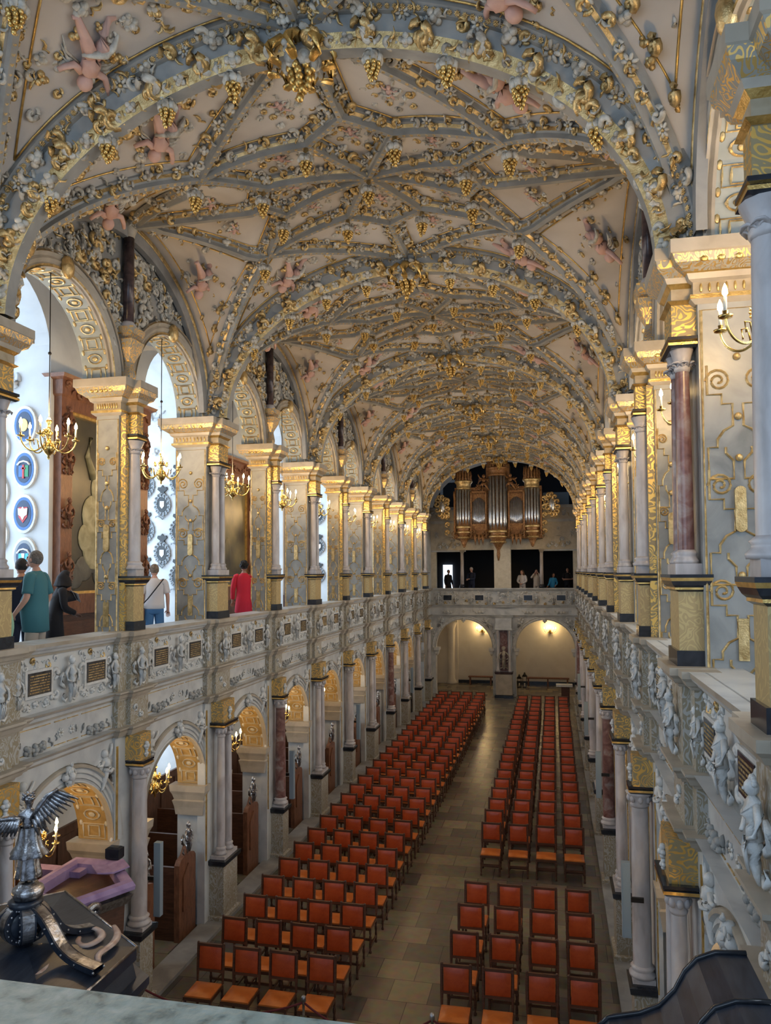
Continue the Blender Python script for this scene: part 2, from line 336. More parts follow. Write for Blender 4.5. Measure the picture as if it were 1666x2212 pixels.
def t_herm(m=0):
    """carved half-length figure used between the parapet panels"""
    g = G(); ball(g, (0, 0.12, 0.86), (0.062, 0.07, 0.08), m, 9, 6); ball(g, (0, .185, .85), (.014, .02, .02), m, 5, 3); tube(g, [(0, .11, .80), (0, .11, .74), (0, .12, .62), (0, .11, .50), (0, .10, .40)], [.035, .085, .105, .085, .10], 8, m, flat=.8)
    tube(g, [(0, .11, .44), (0, .12, .34), (0, .11, .20), (0, .09, .08), (0, .07, 0)], [.085, .105, .085, .05, .03], 8, m, flat=.7)
    for k in range(3): x = (k-1)*.05; tube(g, [(x, .18, .42), (x*1.15, .195, .30), (x*.6, .16, .10)], [.012, .018, .01], 4, m)
    for s in (-1, 1):
        tube(g, [(s*.09, .1, .72), (s*.19, .12, .62), (s*.20, .15, .48), (s*.12, .19, .44)], [.035, .032, .026, .02], 6, m)
        tube(g, [(s*.12, .04, .30), (s*.26, .06, .40), (s*.30, .06, .55), (s*.22, .06, .62), (s*.19, .06, .54)], [.03, .045, .04, .03, .03], 5, m)
        tube(g, [(s*.05, .05, .10), (s*.16, .06, .04), (s*.24, .06, .12), (s*.18, .06, .20)], [.02, .035, .03, .025], 5, m)
    for k in range(7): ang = k*PI/6; ball(g, (.06*math.cos(ang), .11, .90+.05*math.sin(ang)), .03, m, 6, 4)
    return g
T = dict(curlg=t_curl(1.3, 1), curlw=t_curl(1.1, 0, .12), leafg=t_leaf(1), leafw=t_leaf(0), fruit=t_fruit(0), fruitg=t_fruit(1, 4), ros=t_rosette(0, 7, 1), rosg=t_rosette(1), grape=t_grape(1), putto=t_putto(2, 0), herm=t_herm(0))
def frame_from(nrm, up):
    """local y -> nrm (out of the surface), z -> up"""
    y = np.asarray(nrm, float); y = y/np.linalg.norm(y); z = np.asarray(up, float); z = z - y*np.dot(z, y); z /= (np.linalg.norm(z)+1e-9); x = np.cross(y, z)
    return np.stack([x, y, z], axis=1)
def relief(g, items):
    """items: (template, frame, origin, scale, spin)"""
    by = {}
    for k, Fm, o, s, sp in items: by.setdefault(k, ([], [])); by[k][0].append(Fm @ rotm('Y', sp) * s); by[k][1].append(o)
    for k, (a, b) in by.items(): g.scatter(T[k], a, b)
    return g
exec_order = []
# ------------------------------------------------------------------ vault
AV, ZS, RV = 4.0, 9.6, 3.0
def zb(n): return ZS + RV*math.sqrt(max(0.0, 1-(n/AV)**2))
def zl(y): return 9.65 + 2.6*math.sqrt(max(0.0, 1-(y/2.95)**2)) if abs(y) < 2.95 else 0.0
def zv(n, y): return max(zb(n), zl(y))
def nv(n, y):
    v = np.array([-n*0.9 if abs(n) < 3.6 else -n*1.3, 0, -(zv(n, y)-9.0)*1.0]); return v/np.linalg.norm(v)
def vpath(a, b, k=16, lift=0.0):
    P, N = [], []
    for u in np.linspace(0, 1, k):
        n = a[0]+(b[0]-a[0])*u; y = (a[1]+(b[1]-a[1])*u)*S; z = zv(n, y); N.append(nv(n, y)); P.append(np.array([n, y, z]) + N[-1]*lift)
    return np.array(P), np.array(N)
def build_vault():
    g = G(); th = np.linspace(-PI/2, PI/2, 73); ys = np.linspace(-S, S, 73); V = []
    for t in th:
        n = AV*math.sin(t)
        for y in ys: V.append((n, y, zv(n, y)))
    q = len(ys); F = [[i*q+j, i*q+j+1, (i+1)*q+j+1, (i+1)*q+j] for i in range(len(th)-1) for j in range(q-1)]
    g.add(V, np.array(F), 0, True)
    return g
NB = {'B': (0, 1), 'V': (0, .5), 'R': (.62, .35), 'C': (0, 0), 'c': (1.5, .14), 'm': (1.72, 0), 'A': (2.15, .42), 'W': (3.93, 0), 'S': (3.93, .96)}
def vx(k, sn, st): p = NB[k]; return (p[0]*sn, p[1]*st)
ribs = []
for st in (-1, 1):
    ribs += [(vx('B', 1, st), vx('V', 1, st))]
    for sn in (-1, 1):
        ribs += [(vx(a, sn, st), vx(b, sn, st)) for a, b in (('V', 'R'), ('R', 'C'), ('R', 'A'), ('B', 'A'), ('C', 'c'), ('c', 'A'), ('c', 'm'), ('A', 'W'), ('A', 'S'))]
for sn in (-1, 1): ribs += [(vx('m', sn, 1), vx('W', sn, 1))]
RIBP = [(-.12, -.02), (-.12, .04), (-.09, .05), (-.07, .09), (-.045, .10), (-.035, .16), (.035, .16), (.045, .10), (.07, .09), (.09, .05), (.12, .04), (.12, -.02)]
g_rib, g_orn, g_line = G(), G(), G()
items = []
def along(P, N, step, key, s0, s1, side=0.0, drop=0.1, spinr=1.0, alt=None, jit=0.5):
    d = np.linalg.norm(np.diff(P, axis=0), axis=1); L = np.concatenate([[0], np.cumsum(d)]); k = 0
    for x in np.arange(step*0.5, L[-1], step):
        p = np.array([np.interp(x, L, P[:, i]) for i in range(3)]); nn = np.array([np.interp(x, L, N[:, i]) for i in range(3)])
        T_ = np.array([np.interp(min(x+.05, L[-1]), L, P[:, i])-np.interp(max(x-.05, 0), L, P[:, i]) for i in range(3)]); T_ /= np.linalg.norm(T_)
        A = np.cross(T_, nn); s = s0 + (s1-s0)*RS.rand(); kk = key[k % len(key)]; k += 1
        items.append((kk, frame_from(nn + A*(0.9*np.sign(side))*(0.6), T_*(1 if k % 2 else -1)), p + nn*drop + A*side, s, (RS.rand()-.5)*jit))
for a, b in ribs:
    P, N = vpath(a, b, 14)
    sweep(g_rib, P, N, RIBP, [0, 0, 1, 0, 0, 0, 0, 0, 1, 0, 0])
    along(P, N, .115, ['leafg', 'curlw', 'ros', 'curlg', 'leafw', 'curlg', 'fruit'], .11, .20, .12, .055, jit=2)
    along(P, N, .115, ['leafw', 'curlg', 'curlw', 'leafg', 'ros', 'curlg'], .11, .20, -.12, .055, jit=2)
    along(P, N, .11, ['rosg'], .05, .06, .0, .155)
# dark-gold outlines inside every panel
panels = []
for st in (-1, 1):
    panels.append([vx('V', 1, st), vx('R', 1, st), vx('C', 1, st), vx('R', -1, st)])
    for sn in (-1, 1):
        panels += [[vx(k, sn, st) for k in ks] for ks in (('B', 'V', 'R', 'A'), ('R', 'C', 'c', 'A'), ('c', 'm', 'W', 'A'), ('A', 'W', 'S'))]
        panels.append([(0.1*sn, .93*st), vx('A', sn, st), (3.8*sn, .93*st)])
for sn in (-1, 1): panels.append([vx('C', sn, 1), vx('c', sn, 1), vx('m', sn, 1), vx('c', sn, -1)])
for pl in panels:
    pp = np.array(pl); c = pp.mean(axis=0); q = c + (pp-c)*0.72
    for k in range(len(q)):
        P, N = vpath(q[k], q[(k+1) % len(q)], 12, 0.01); tube(g_line, P, .013, 4, 0)
    n, y = c[0], c[1]*S; N_ = nv(n, y); p = np.array([n, y, zv(n, y)]); area_ = 0.5*abs(np.cross(pp[1]-pp[0], pp[2]-pp[0]))*S
    up = np.array([n*0.4+.001, 0.3, 1.0]) if abs(n) > 1.5 else np.array([0.2*np.sign(n), -1, 0])
    Fm = frame_from(N_, up)
    if area_ > 0.75:
        items.append(('putto', Fm, p + Fm @ np.array([0, -.02, -.12]), .62 if abs(n) < 2 else .70, .3*np.sign(n)))
        for k in range(34):
            w = RS.rand(len(pp)); w /= w.sum(); r_ = (w[:, None]*(c+(pp-c)*.8)).sum(0); nn = nv(r_[0], r_[1]*S); items.append((['curlg', 'fruit', 'leafg', 'curlw', 'fruitg'][k % 5], frame_from(nn, RS.randn(3)), np.array([r_[0], r_[1]*S, zv(r_[0], r_[1]*S)]), .10 + .11*RS.rand(), RS.rand()*6))
    else:
        items.append(('ros', Fm, p, .26, 0)); items.append(('putto', Fm, p, .22, 0))
        for k in range(14):
            a = k*PI/7; rr_ = math.sqrt(area_)*(.30 if k % 2 else .44); d = Fm @ np.array([math.cos(a), 0, math.sin(a)])*rr_; items.append((['curlw', 'curlg', 'fruit', 'curlg', 'leafw'][k % 5], Fm, p + d, .10+.05*RS.rand(), a))
# scrolls running up the narrow springing webs
for sn in (-1, 1):
    for st in (-1, 1):
        for u in np.linspace(0.08, .5, 6):
            n = sn*(3.93 - 1.3*u); y = st*S*(.93-.50*u); nn = nv(n, y); items.append(('curlg', frame_from(nn, (0, 0, 1)), np.array([n, y*.96, zv(n, y*.96)]), .22, 0 if u*10 % 2 < 1 else PI))
relief(g_orn, items); items.clear()
# heavy transverse ribs with two bands of gilded fruit and leaves
def arc(y, k=64, lim=.985, drop=0.0):
    P, N = [], []
    for t in np.linspace(-PI/2*lim, PI/2*lim, k):
        n = AV*math.sin(t); z = zb(n); v = np.array([-n*0.75, 0, -(z-ZS)*1.35-.01]); v /= np.linalg.norm(v); P.append(np.array([n, y, z])+v*drop); N.append(v)
    return np.array(P), np.array(N)
g_tr, g_tro = G(), G()
P, N = arc(0)
sweep(g_tr, P, N, [(-.34, -.05), (-.34, .05), (-.26, .10), (-.20, .10), (-.14, .24), (-.08, .38), (.08, .38), (.14, .24), (.20, .10), (.26, .10), (.34, .05), (.34, -.05)], [0, 0, 0, 0, 1, 0, 1, 0, 0, 0, 0])
for sd in (-1, 1):
    along(P, N, .085, ['rosg'], .06, .07, sd*.30, .085)
    along(P, N, .12, ['leafg', 'curlw', 'fruit', 'leafw', 'curlg', 'leafg', 'ros'], .14, .24, sd*.24, .10, jit=2)
    along(P, N, .115, ['leafw', 'curlg', 'leafg', 'curlw', 'fruit', 'leafg'], .13, .22, sd*.13, .30, jit=2)
    along(P, N, .33, ['curlg', 'curlw', 'curlg'], .24, .30, sd*.17, .26)
relief(g_tro, items); items.clear()
me_web = build_vault().mesh('vault_web', [M['plaster']]); me_rib = g_rib.mesh('vault_ribs', [M['ribstone'], M['gold2']])
me_line = g_line.mesh('panel_outline', [M['gold']]); me_orn = g_orn.mesh('stucco_ornament', [M['stucco'], M['gold2'], M['flesh']])
me_tr = g_tr.mesh('transverse_rib', [M['ribstone'], M['gold2']]); me_tro = g_tro.mesh('rib_garland', [M['stucco'], M['gold2'], M['flesh']])
for j in range(-1, 5):
    c = obj('ceiling', me_web, None, kind='structure'); c.location = (XC, YI(2*j+1), 0)
    obj('vault_ribs', me_rib, None, c); obj('panel_outline', me_line, None, c); obj('stucco_ornament', me_orn, None, c, label='white and gilded stucco scrolls, fruit and pink cherubs')
for i in range(-2, 12, 2):
    c = obj('trim_1', me_tr, None, kind='structure'); c.location = (XC, YI(i), 0); obj('rib_garland', me_tro, None, c, label='gilded leaves and white fruit on the arch')
# pendants
def pendant_boss():
    t = thing('ceiling_boss', '', 'ceiling boss'); g = G()
    lathe(g, [(.0, .34), (.16, .30), (.20, .18), (.13, .06), (.16, -.02), (.05, -.10)], seg=12); obj('hub', g, [M['stoned']], t)
    for k in range(8):
        a = k*PI/4; g = G(); tube(g, [(math.cos(a)*r, math.sin(a)*r, z) for r, z in ((.08, .10), (.26, .12), (.38, .0), (.36, -.14), (.26, -.16), (.28, -.08))], [.05, .075, .08, .06, .045, .02], 6, 0, flat=.6); obj('petal', g, [M['gold']], t)
    g = G()
    for k in range(6): a = k*PI/3; ball(g, (.15*math.cos(a), .15*math.sin(a), -.08), .085, 0, 8, 5)
    obj('fruit', g, [M['stucco']], t); g = G(); g.merge(T['grape'], np.eye(3)*.42, (0, 0, -.14), {1: 0}); obj('grape_cluster', g, [M['gold']], t)
    return t
def grape_pendant():
    t = thing('grape_pendant', '', 'ceiling ornament'); g = G(); lathe(g, [(.03, .26), (.05, .12), (.10, .06), (.04, .0)], seg=8); obj('stem', g, [M['gold2']], t)
    g = G()
    for k in range(7): a = k*PI/3.5; ball(g, (.075*math.cos(a), .075*math.sin(a), .08), (.05, .05, .055), 0, 7, 4)
    for k in range(5): g.merge(T['leafw'], frame_from((math.cos(k*1.257), math.sin(k*1.257), 0), (0, 0, 1))*.15, (.04*math.cos(k*1.257), .04*math.sin(k*1.257), .10), {0: 0})
    ball(g, (0, 0, .09), .08, 0, 7, 4); obj('blossom', g, [M['stucco']], t); g = G(); g.merge(T['grape'], np.eye(3)*.24, (0, 0, .02), {1: 0}); obj('grape_cluster', g, [M['gold']], t); return t
ordn = ['first', 'second', 'third', 'fourth', 'fifth', 'sixth', 'seventh', 'eighth', 'ninth', 'tenth', 'eleventh', 'twelfth', 'thirteenth']
boss0 = None
for q, i in enumerate(range(0, 12, 2)):
    L_ = f'large gilded boss with petals and grapes, crown of the {ordn[q]} broad arch'
    p = (XC, YI(i), zb(0)-.38)
    if boss0 is None: boss0 = pendant_boss(); boss0.location = p; boss0['label'] = L_; boss0['group'] = 'large bosses on the arch crowns'
    else: dup(boss0, p, 0, L_, 'large bosses on the arch crowns')
pen0 = None
def put_pen(n, Y, z, lab, grp):
    global pen0
    if pen0 is None: pen0 = grape_pendant(); pen0.location = (XC+n, Y, z); pen0['label'] = lab; pen0['group'] = grp
    else: dup(pen0, (XC+n, Y, z), RS.rand()*6, lab, grp)
for q, i in enumerate(range(0, 12, 2)):
    for _k, n in enumerate((-3.1, -2.35, -1.6, -.8, .8, 1.6, 2.35, 3.1)):
        put_pen(n, YI(i), zb(n)-.54, f'gilded grape pendant under the {ordn[q]} broad ceiling arch, {ordn[_k]} from the left', f'grape pendants under the {ordn[q]} broad arch')
for j in range(-1, 5):
    for k in ('R', 'A', 'c'):
        for sn in (-1, 1):
            for st in (-1, 1):
                n, y = NB[k][0]*sn, NB[k][1]*st*S
                if j == -1 and st < 0: continue
                put_pen(n, YI(2*j+1)+y, zv(n, y)-.40, f'gilded grape pendant in the {ordn[j+1]} vault bay, {dict(R="inner", A="outer", c="middle")[k]} rib crossing, {"near" if st < 0 else "far"} {"left" if sn < 0 else "right"}', f'grape pendants in the {ordn[j+1]} vault bay')
    put_pen(0, YI(2*j+1), zv(0, 0)-.40, f'gilded grape pendant at the centre of the {ordn[j+1]} vault bay from the front', f'grape pendants in the {ordn[j+1]} vault bay')
# ------------------------------------------------------------------ upper arcade (one module per pier, local x = distance from the nave axis)
def strap(g, w, z0, z1, m=0, r=.012):
    """raised gilded strapwork on a face in the x-z plane, centred at x=0"""
    h = w*.5
    def L(pts, rr=r): tube(g, [(p[0]*h, 0, p[1]) for p in pts], rr, 4, m, False)
    H = z1-z0
    L([(-.92, z0), (-.92, z1), (.92, z1), (.92, z0)], r*1.2)
    def spiral(cx, cz, R, s, tdir):
        P = []
        for k in range(26): u = k/25; a = u*3.6*PI*tdir; q = R*(1-u*.85); P.append((cx*h + s*q*math.cos(a), 0, cz + q*math.sin(a)))
        tube(g, P, r, 4, m, False)
    for base in (.09, .37, .65):
        zc = z0 + H*base; e = H*.105
        for s in (-1, 1):
            L([(s*.80, zc-e), (s*.80, zc-.2*e), (s*.55, zc-.2*e), (s*.55, zc), (s*.38, zc+.22*e), (s*.14, zc+.34*e), (s*.14, zc+.9*e), (s*.42, zc+.9*e), (s*.42, zc+1.15*e), (s*.80, zc+1.15*e), (s*.80, zc+1.9*e)])
            L([(s*.80, zc-e), (s*.14, zc-e), (s*.14, zc-.55*e), (s*.34, zc-.35*e), (s*.34, zc-.2*e)])
            spiral(s*.50, zc+1.5*e, w*.17, s, 1)
    return g
def upper_pier(main):
    w0, w1, hy = (3.95, 4.60, .30) if main else (3.95, 4.34, .24)
    t = thing('gallery_pier', '', 'pier')
    g = G(); stack(g, w0, w1, -hy, hy, [(.05, 5.05), (.05, 5.30), (0, 5.34), (0, 9.08)]); obj('pier_shaft', g, [M['pier']], t)
    if not main: g = G(); box(g, 3.86, 3.95, -.2, .2, 5.72, 9.08); obj('pilaster_strip', g, [M['gold_panel']], t)
    g = G(); e = .20
    stack(g, w0-.02, w1+.02, -hy-.0, hy+.0, [(0, 9.06), (.05, 9.10), (.05, 9.14), (.02, 9.15), (.02, 9.26), (.06, 9.28), (.08, 9.33), (.10, 9.34), (.19, 9.40), (.22, 9.47), (.24, 9.48), (.24, 9.60)], [0, 1, 0, 2, 0, 0, 1, 3, 3, 0, 0, 0])
    obj('pier_capital', g, [M['warm'], M['gold'], M['flute'], M['cornice']], t)
    g = G()
    for q in range(9):
        x = w0+.03+(w1-w0-.06)*q/8; ball(g, (x, -hy-.025, 9.205), (.014, .012, .045), 0, 6, 4)
        if q % 2 == 0: ball(g, (x, -hy-.19, 9.42), (.045, .02, .035), 0, 7, 4)
    obj('gilded_leaves', g, [M['gold']], t)
    cx = (w0+w1)/2
    g = G(); strap(g, (w1-w0), 5.55, 9.0); V, F = g.arr(); g.V = [V + np.array([cx, -hy-.004, 0])]; obj('gilded_strapwork', g, [M['gold2']], t)
    g = G(); zc = 7.15
    for z in (8.0, 8.55, 7.62, 6.55): ball(g, (cx, -hy-.01, z), (.035, .03, .035), 0, 8, 5)
    if main or True:
        P = [(cx + .05*math.cos(a), zc + (.16 if math.sin(a) > 0 else -.16) + .05*math.sin(a)) for a in np.linspace(0, 2*PI, 17)[:-1]]
        prism(g, P, -hy-.03, -hy, 'y'); stack(g, cx-.045, cx+.045, -hy-.02, -hy, [(0, 5.78), (.0, 6.16)])
    obj('gilded_medallion', g, [M['gold2']], t); return t
def upper_column(main, shaft_m):
    t = thing('gallery_column', '', 'column'); cx = 3.83; hy = .27 if main else .17
    g = G(); stack(g, 3.71, 3.95, -hy, hy, [(.0, 5.71), (0, 5.86)]); obj('black_base', g, [M['black']], t)
    g = G(); stack(g, 3.735, 3.95, -hy+.02, hy-.02, [(0, 5.86), (0, 6.40)]); obj('pedestal', g, [M['ochre']], t)
    g = G(); stack(g, 3.735, 3.95, -hy+.02, hy-.02, [(0, 6.40), (.03, 6.42), (.03, 6.44), (.05, 6.46), (.07, 6.50), (.08, 6.53), (.08, 6.56)], [0, 1, 0, 0, 1, 0, 0]); obj('pedestal_cornice', g, [M['black'], M['gold']], t)
    ys = (-.13, .13) if main else (0,); r = .072 if main else .105
    g = G(); stack(g, cx-.115, 3.95, ys[0]-.12, ys[-1]+.12, [(0, 6.56), (0, 6.66)])
    for y in ys: lathe(g, [(r*1.55, 6.66), (r*1.6, 6.69), (r*1.3, 6.72), (r*1.25, 6.74), (r*1.4, 6.76), (r*1.05, 6.79)], cx, y, 16)
    obj('column_base', g, [M['column']], t)
    for y in ys: g = G(); lathe(g, [(r*1.03, 6.79), (r*1.03, 7.4), (r*.88, 8.48)], cx, y, 18, cap=False); obj('shaft', g, [shaft_m], t)
    g = G()
    for y in ys:
        lathe(g, [(r*.9, 8.47), (r*1.05, 8.50), (r*1.0, 8.56), (r*1.5, 8.68)], cx, y, 12)
        for k in range(8):
            a = k*PI/4; g.merge(T['leafg'], frame_from((math.cos(a), math.sin(a), 0), (0, 0, 1))*.17, (cx + r*.8*math.cos(a), y + r*.8*math.sin(a), 8.50), {1: 0})
    obj('column_capital', g, [M['column']], t)
    g = G(); stack(g, cx-.11, 3.95, ys[0]-.12, ys[-1]+.12, [(0, 8.68), (.03, 8.70), (.03, 8.725), (.01, 8.74), (.03, 8.75), (.03, 8.78)], [0, 1, 0, 1, 0, 0]); obj('abacus', g, [M['black'], M['gold']], t)
    g = G(); stack(g, cx-.10, 3.95, ys[0]-.09, ys[-1]+.09, [(0, 8.78), (0, 9.09)]); obj('frieze_block', g, [M['gold_panel']], t)
    g = G(); stack(g, cx-.08, 3.95, ys[0]-.08, ys[-1]+.08, [(.02, 9.09), (.06, 9.12), (.02, 9.14), (.02, 9.24), (.06, 9.28), (.08, 9.33), (.15, 9.40), (.17, 9.47), (.18, 9.48), (.18, 9.585)], [1, 0, 2, 1, 0, 3, 3, 0, 0, 0]); obj('cornice', g, [M['warm'], M['gold'], M['flute'], M['cornice']], t)
    return t
def upper_arch(main_first):
    """arcade bay between pier k (y=-S/2) and k+1; the main pier stands on one side"""
    a0, a1 = (-S/2+.36, S/2-.30) if main_first else (-S/2+.30, S/2-.36); r = (a1-a0)/2; cy = (a0+a1)/2
    sgn = 1 if main_first else -1
    zt0 = lambda y: 9.62 + 2.62*math.sqrt(max(0, 1-(((y - sgn*S/2))/3.0)**2)); zt = lambda y: 12.8
    g = G(); arch_wall(g, -S/2, S/2, 9.60, 12, cy, r, 9.60, 4.06, 4.55, 0, 22, 1, zt)
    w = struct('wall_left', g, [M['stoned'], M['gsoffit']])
    g = G(); P = [(4.05, cy+r*math.cos(a), 9.6 + r*math.sin(a)) for a in np.linspace(0, PI, 33)]; N = [(0, -math.cos(a), -math.sin(a)) for a in np.linspace(0, PI, 33)]
    sweep(g, P, N, [(.09, -.22), (-.02, -.22), (-.06, -.19), (-.03, -.14), (-.06, -.10), (-.03, -.05), (-.05, -.03), (-.02, .01), (.05, .01)], [0, 1, 0, 0, 0, 0, 1, 0]); 
    sweep(g, P, N, [(-.09, -.22), (.02, -.22), (.06, -.19), (.03, -.14), (.06, -.10), (.03, -.05), (.05, -.03), (.02, .01), (-.05, .01)], [0, 1, 0, 0, 0, 0, 1, 0])
    obj('archivolt', g, [M['warm'], M['gold2']], w); g = G(); soffit_plates(g, cy, r, 9.60, 4.06, 4.55, 0, 17); obj('soffit_ornament', g, [M['gold2']], w)
    it = []; Fm = frame_from((-1, 0, 0), (0, 0, 1)); rs = np.random.RandomState(5 if main_first else 6)
    for _ in range(420):
        y = -S/2+.05 + rs.rand()*(S-.1); z = 9.7 + rs.rand()*2.7
        if math.hypot(y-cy, z-9.6) < r+.28 or z > zt0(y)-.30: continue
        if abs(abs(y)-S/2) < .12 and (y*sgn) > 0: continue
        it.append((['curlg', 'curlw', 'leafw', 'leafg', 'curlw', 'ros'][rs.randint(6)], Fm, np.array([4.05, y, z]), .17+.12*rs.rand(), rs.rand()*6.3))
    for q in range(3): it.append(('herm', Fm, np.array([4.05, cy + sgn*(.1+.3*q), 9.6 + r + .2 + .28*q]), .40, 0))
    g = G(); relief(g, it); ball(g, (3.98, cy, 9.6+r+.06), (.09, .12, .17), 1, 8, 6); obj('spandrel_relief', g, [M['stucco'], M['gold2'], M['flesh']], w)
    return w
def console_column():
    t = thing('console_column', '', 'wall column'); g = G()
    stack(g, 3.86, 4.06, -.10, .10, [(-.02, 9.62), (.0, 9.75), (-.03, 9.95), (.06, 10.15), (.09, 10.28), (.03, 10.34), (.08, 10.38), (.10, 10.48)]); obj('console', g, [M['cornice']], t)
    g = G(); lathe(g, [(.12, 10.48), (.13, 10.53), (.10, 10.58), (.085, 10.60)], 3.95, 0, 14); obj('column_base', g, [M['column']], t)
    g = G(); lathe(g, [(.085, 10.60), (.085, 11.98)], 3.95, 0, 14); obj('shaft', g, [M['dark']], t)
    g = G(); lathe(g, [(.085, 11.96), (.10, 12.02), (.14, 12.12), (.15, 12.2)], 3.95, 0, 14); obj('column_capital', g, [M['warm']], t); return t
def soffit_plates(g, cy, r, zs, n0, n1, m=0, cnt=13):
    w = (n1-n0)*.36; mid = (n0+n1)/2
    for k in range(cnt):
        a = PI*(k+.5)/cnt; c = np.array([mid, cy+(r-.012)*math.cos(a), zs+(r-.012)*math.sin(a)]); tn = np.array([0, -math.sin(a), math.cos(a)]); nn = np.array([0, -math.cos(a), -math.sin(a)]); L = PI*r/cnt*.40
        def ring(rx, ry, k4, rr):
            P = [c + np.array([1, 0, 0])*rx*math.cos(b)*(1 if not k4 else 1/max(abs(math.cos(b)), abs(math.sin(b)))) + tn*ry*math.sin(b)*(1 if not k4 else 1/max(abs(math.cos(b)), abs(math.sin(b)))) for b in (np.linspace(0, 2*PI, 17) if not k4 else np.linspace(PI/4, 2*PI+PI/4, 9))]
            tube(g, P, rr, 4, m, False, flat=.6)
        if k % 2: ring(w*.62, L*.8, False, .018); q = G(); ball(q, (0, 0, 0), (w*.30, .01, L*.4), m, 8, 5); g.merge(q, frame_from(nn, tn), c)
        else: ring(w*.45, L*.75, True, .015); ring(w*.9, L*1.0, True, .012)
        for s in (-1, 1): q = G(); ball(q, (0, 0, 0), (.028, .01, .045), m, 6, 4); g.merge(q, frame_from(nn, tn), c + np.array([s*w*1.05, 0, 0]) + tn*L*1.1)
UP, UC, UA = {}, {}, {}
def wall_band():
    """gilded outer moulding of the wall arch plus grey band, one per vault bay"""
    g = G(); A_ = np.linspace(0.02, PI-.02, 41); P = [(3.97, -2.90*math.cos(a), 9.65 + 2.56*math.sin(a)) for a in A_]; N = [(0, math.cos(a), -math.sin(a)) for a in A_]
    for sg in (1, -1): sweep(g, P, N, [(sg*.03, -.06), (-sg*.05, -.06), (-sg*.06, 0), (-sg*.02, .03), (sg*.03, .03)], [1, 1, 1, 0])
    for sg in (1, -1): sweep(g, P, N, [(sg*.05, .02), (sg*.05, .26), (0, .26)], [0, 0])
    tube(g, [(3.93, -2.86*math.cos(a), 9.65+2.52*math.sin(a)) for a in A_], .026, 6, 1)
    return g
g_band = wall_band().mesh('trim_2', [M['stoned'], M['gold2']])
side = {1: 'right', -1: 'left'}; far = lambda i: f'{ordn[i+1]} from the front' 
shm = [M['column'], M['column'], M['red'], M['column']]
for i in range(-2, 11):
    main = i % 2 == 0
    for s in (1, -1):
        if i == -2 : continue
        mir = s < 0; p = (XC, YI(i), 0)
        lab = f'{"wide" if main else "narrow"} grey gilded gallery pier on the {side[s]}, {far(i)}'
        if main not in UP: UP[main] = upper_pier(main); o = UP[main]; o.location = p; o['label'] = lab; o['group'] = 'gallery piers'; o.scale = (s, 1, 1)
        else: dup(UP[main], p, 0, lab, 'gallery piers', mir)
        sm = M['red'] if (i == 0 and s > 0) else (M['column'] if (i+s) % 3 else M['column'])
        lab = f'{"pair of slender" if main else "single"} {"reddish " if sm is M["red"] else ""}marble column{"s" if main else ""} on the {side[s]} gallery rail, {far(i)}'
        key = (main, sm.name)
        if key not in UC: UC[key] = upper_column(main, sm); o = UC[key]; o.location = p; o['label'] = lab; o['group'] = 'gallery columns'; o.scale = (s, 1, 1)
        else: dup(UC[key], p, 0, lab, 'gallery columns', mir)
        if not main:
            lab = f'dark marble column on a gilded console high on the {side[s]} wall, {ordn[(i+1)//2]} from the front'
            if 'cc' not in UC: UC['cc'] = console_column(); o = UC['cc']; o.location = p; o['label'] = lab; o['group'] = 'console columns'; o.scale = (s, 1, 1)
            else: dup(UC['cc'], p, 0, lab, 'console columns', mir)
    for s in (1, -1):
        if i < 10:
            mf = main; p = (XC, YI(i)+S/2, 0)
            if mf not in UA: UA[mf] = upper_arch(mf); UA[mf].location = p; UA[mf].scale = (s, 1, 1); UA[mf].name = 'wall_' + side[s]
            else: w = dup(UA[mf], p, 0, None, None, s < 0); w.name = 'wall_' + side[s]
        if main and i < 10:
            c = obj('trim_2', g_band, None, kind='structure'); c.location = (XC, YI(i+1), 0); c.scale = (s, 1, 1)
# ------------------------------------------------------------------ lower arcade
MOULD = lambda d=1: [(-.02, 0), (.03, .01), (.03, .03), (.06, .05), (.08, .08), (.10, .10), (.12, .12), (.12, .15), (-.02, .15)]
def bandx(g, y0, y1, x, z0, prof, ms=None):
    """horizontal moulding on a face looking towards the nave axis; prof (out, up)"""
    n = len(prof); V = [(x-a, y0, z0+b) for a, b in prof] + [(x-a, y1, z0+b) for a, b in prof]; b_ = g.n
    g.add(V, [np.arange(n)[::-1], np.arange(n)+n], 0)
    for k in range(n-1): g.F.append((np.array([[k, k+1, n+k+1, n+k]]) + b_, ms[k] if ms else 0, False))
    return g
CRN = [(0, 0), (.02, .0), (.03, .03), (.06, .04), (.07, .08), (.10, .10), (.12, .13), (.13, .14), (.0, .14)]
RAIL = [(0, 0), (.03, .0), (.04, .03), (.07, .04), (.09, .07), (.12, .09), (.14, .12), (.15, .17), (.0, .17)]
FX = 3.90
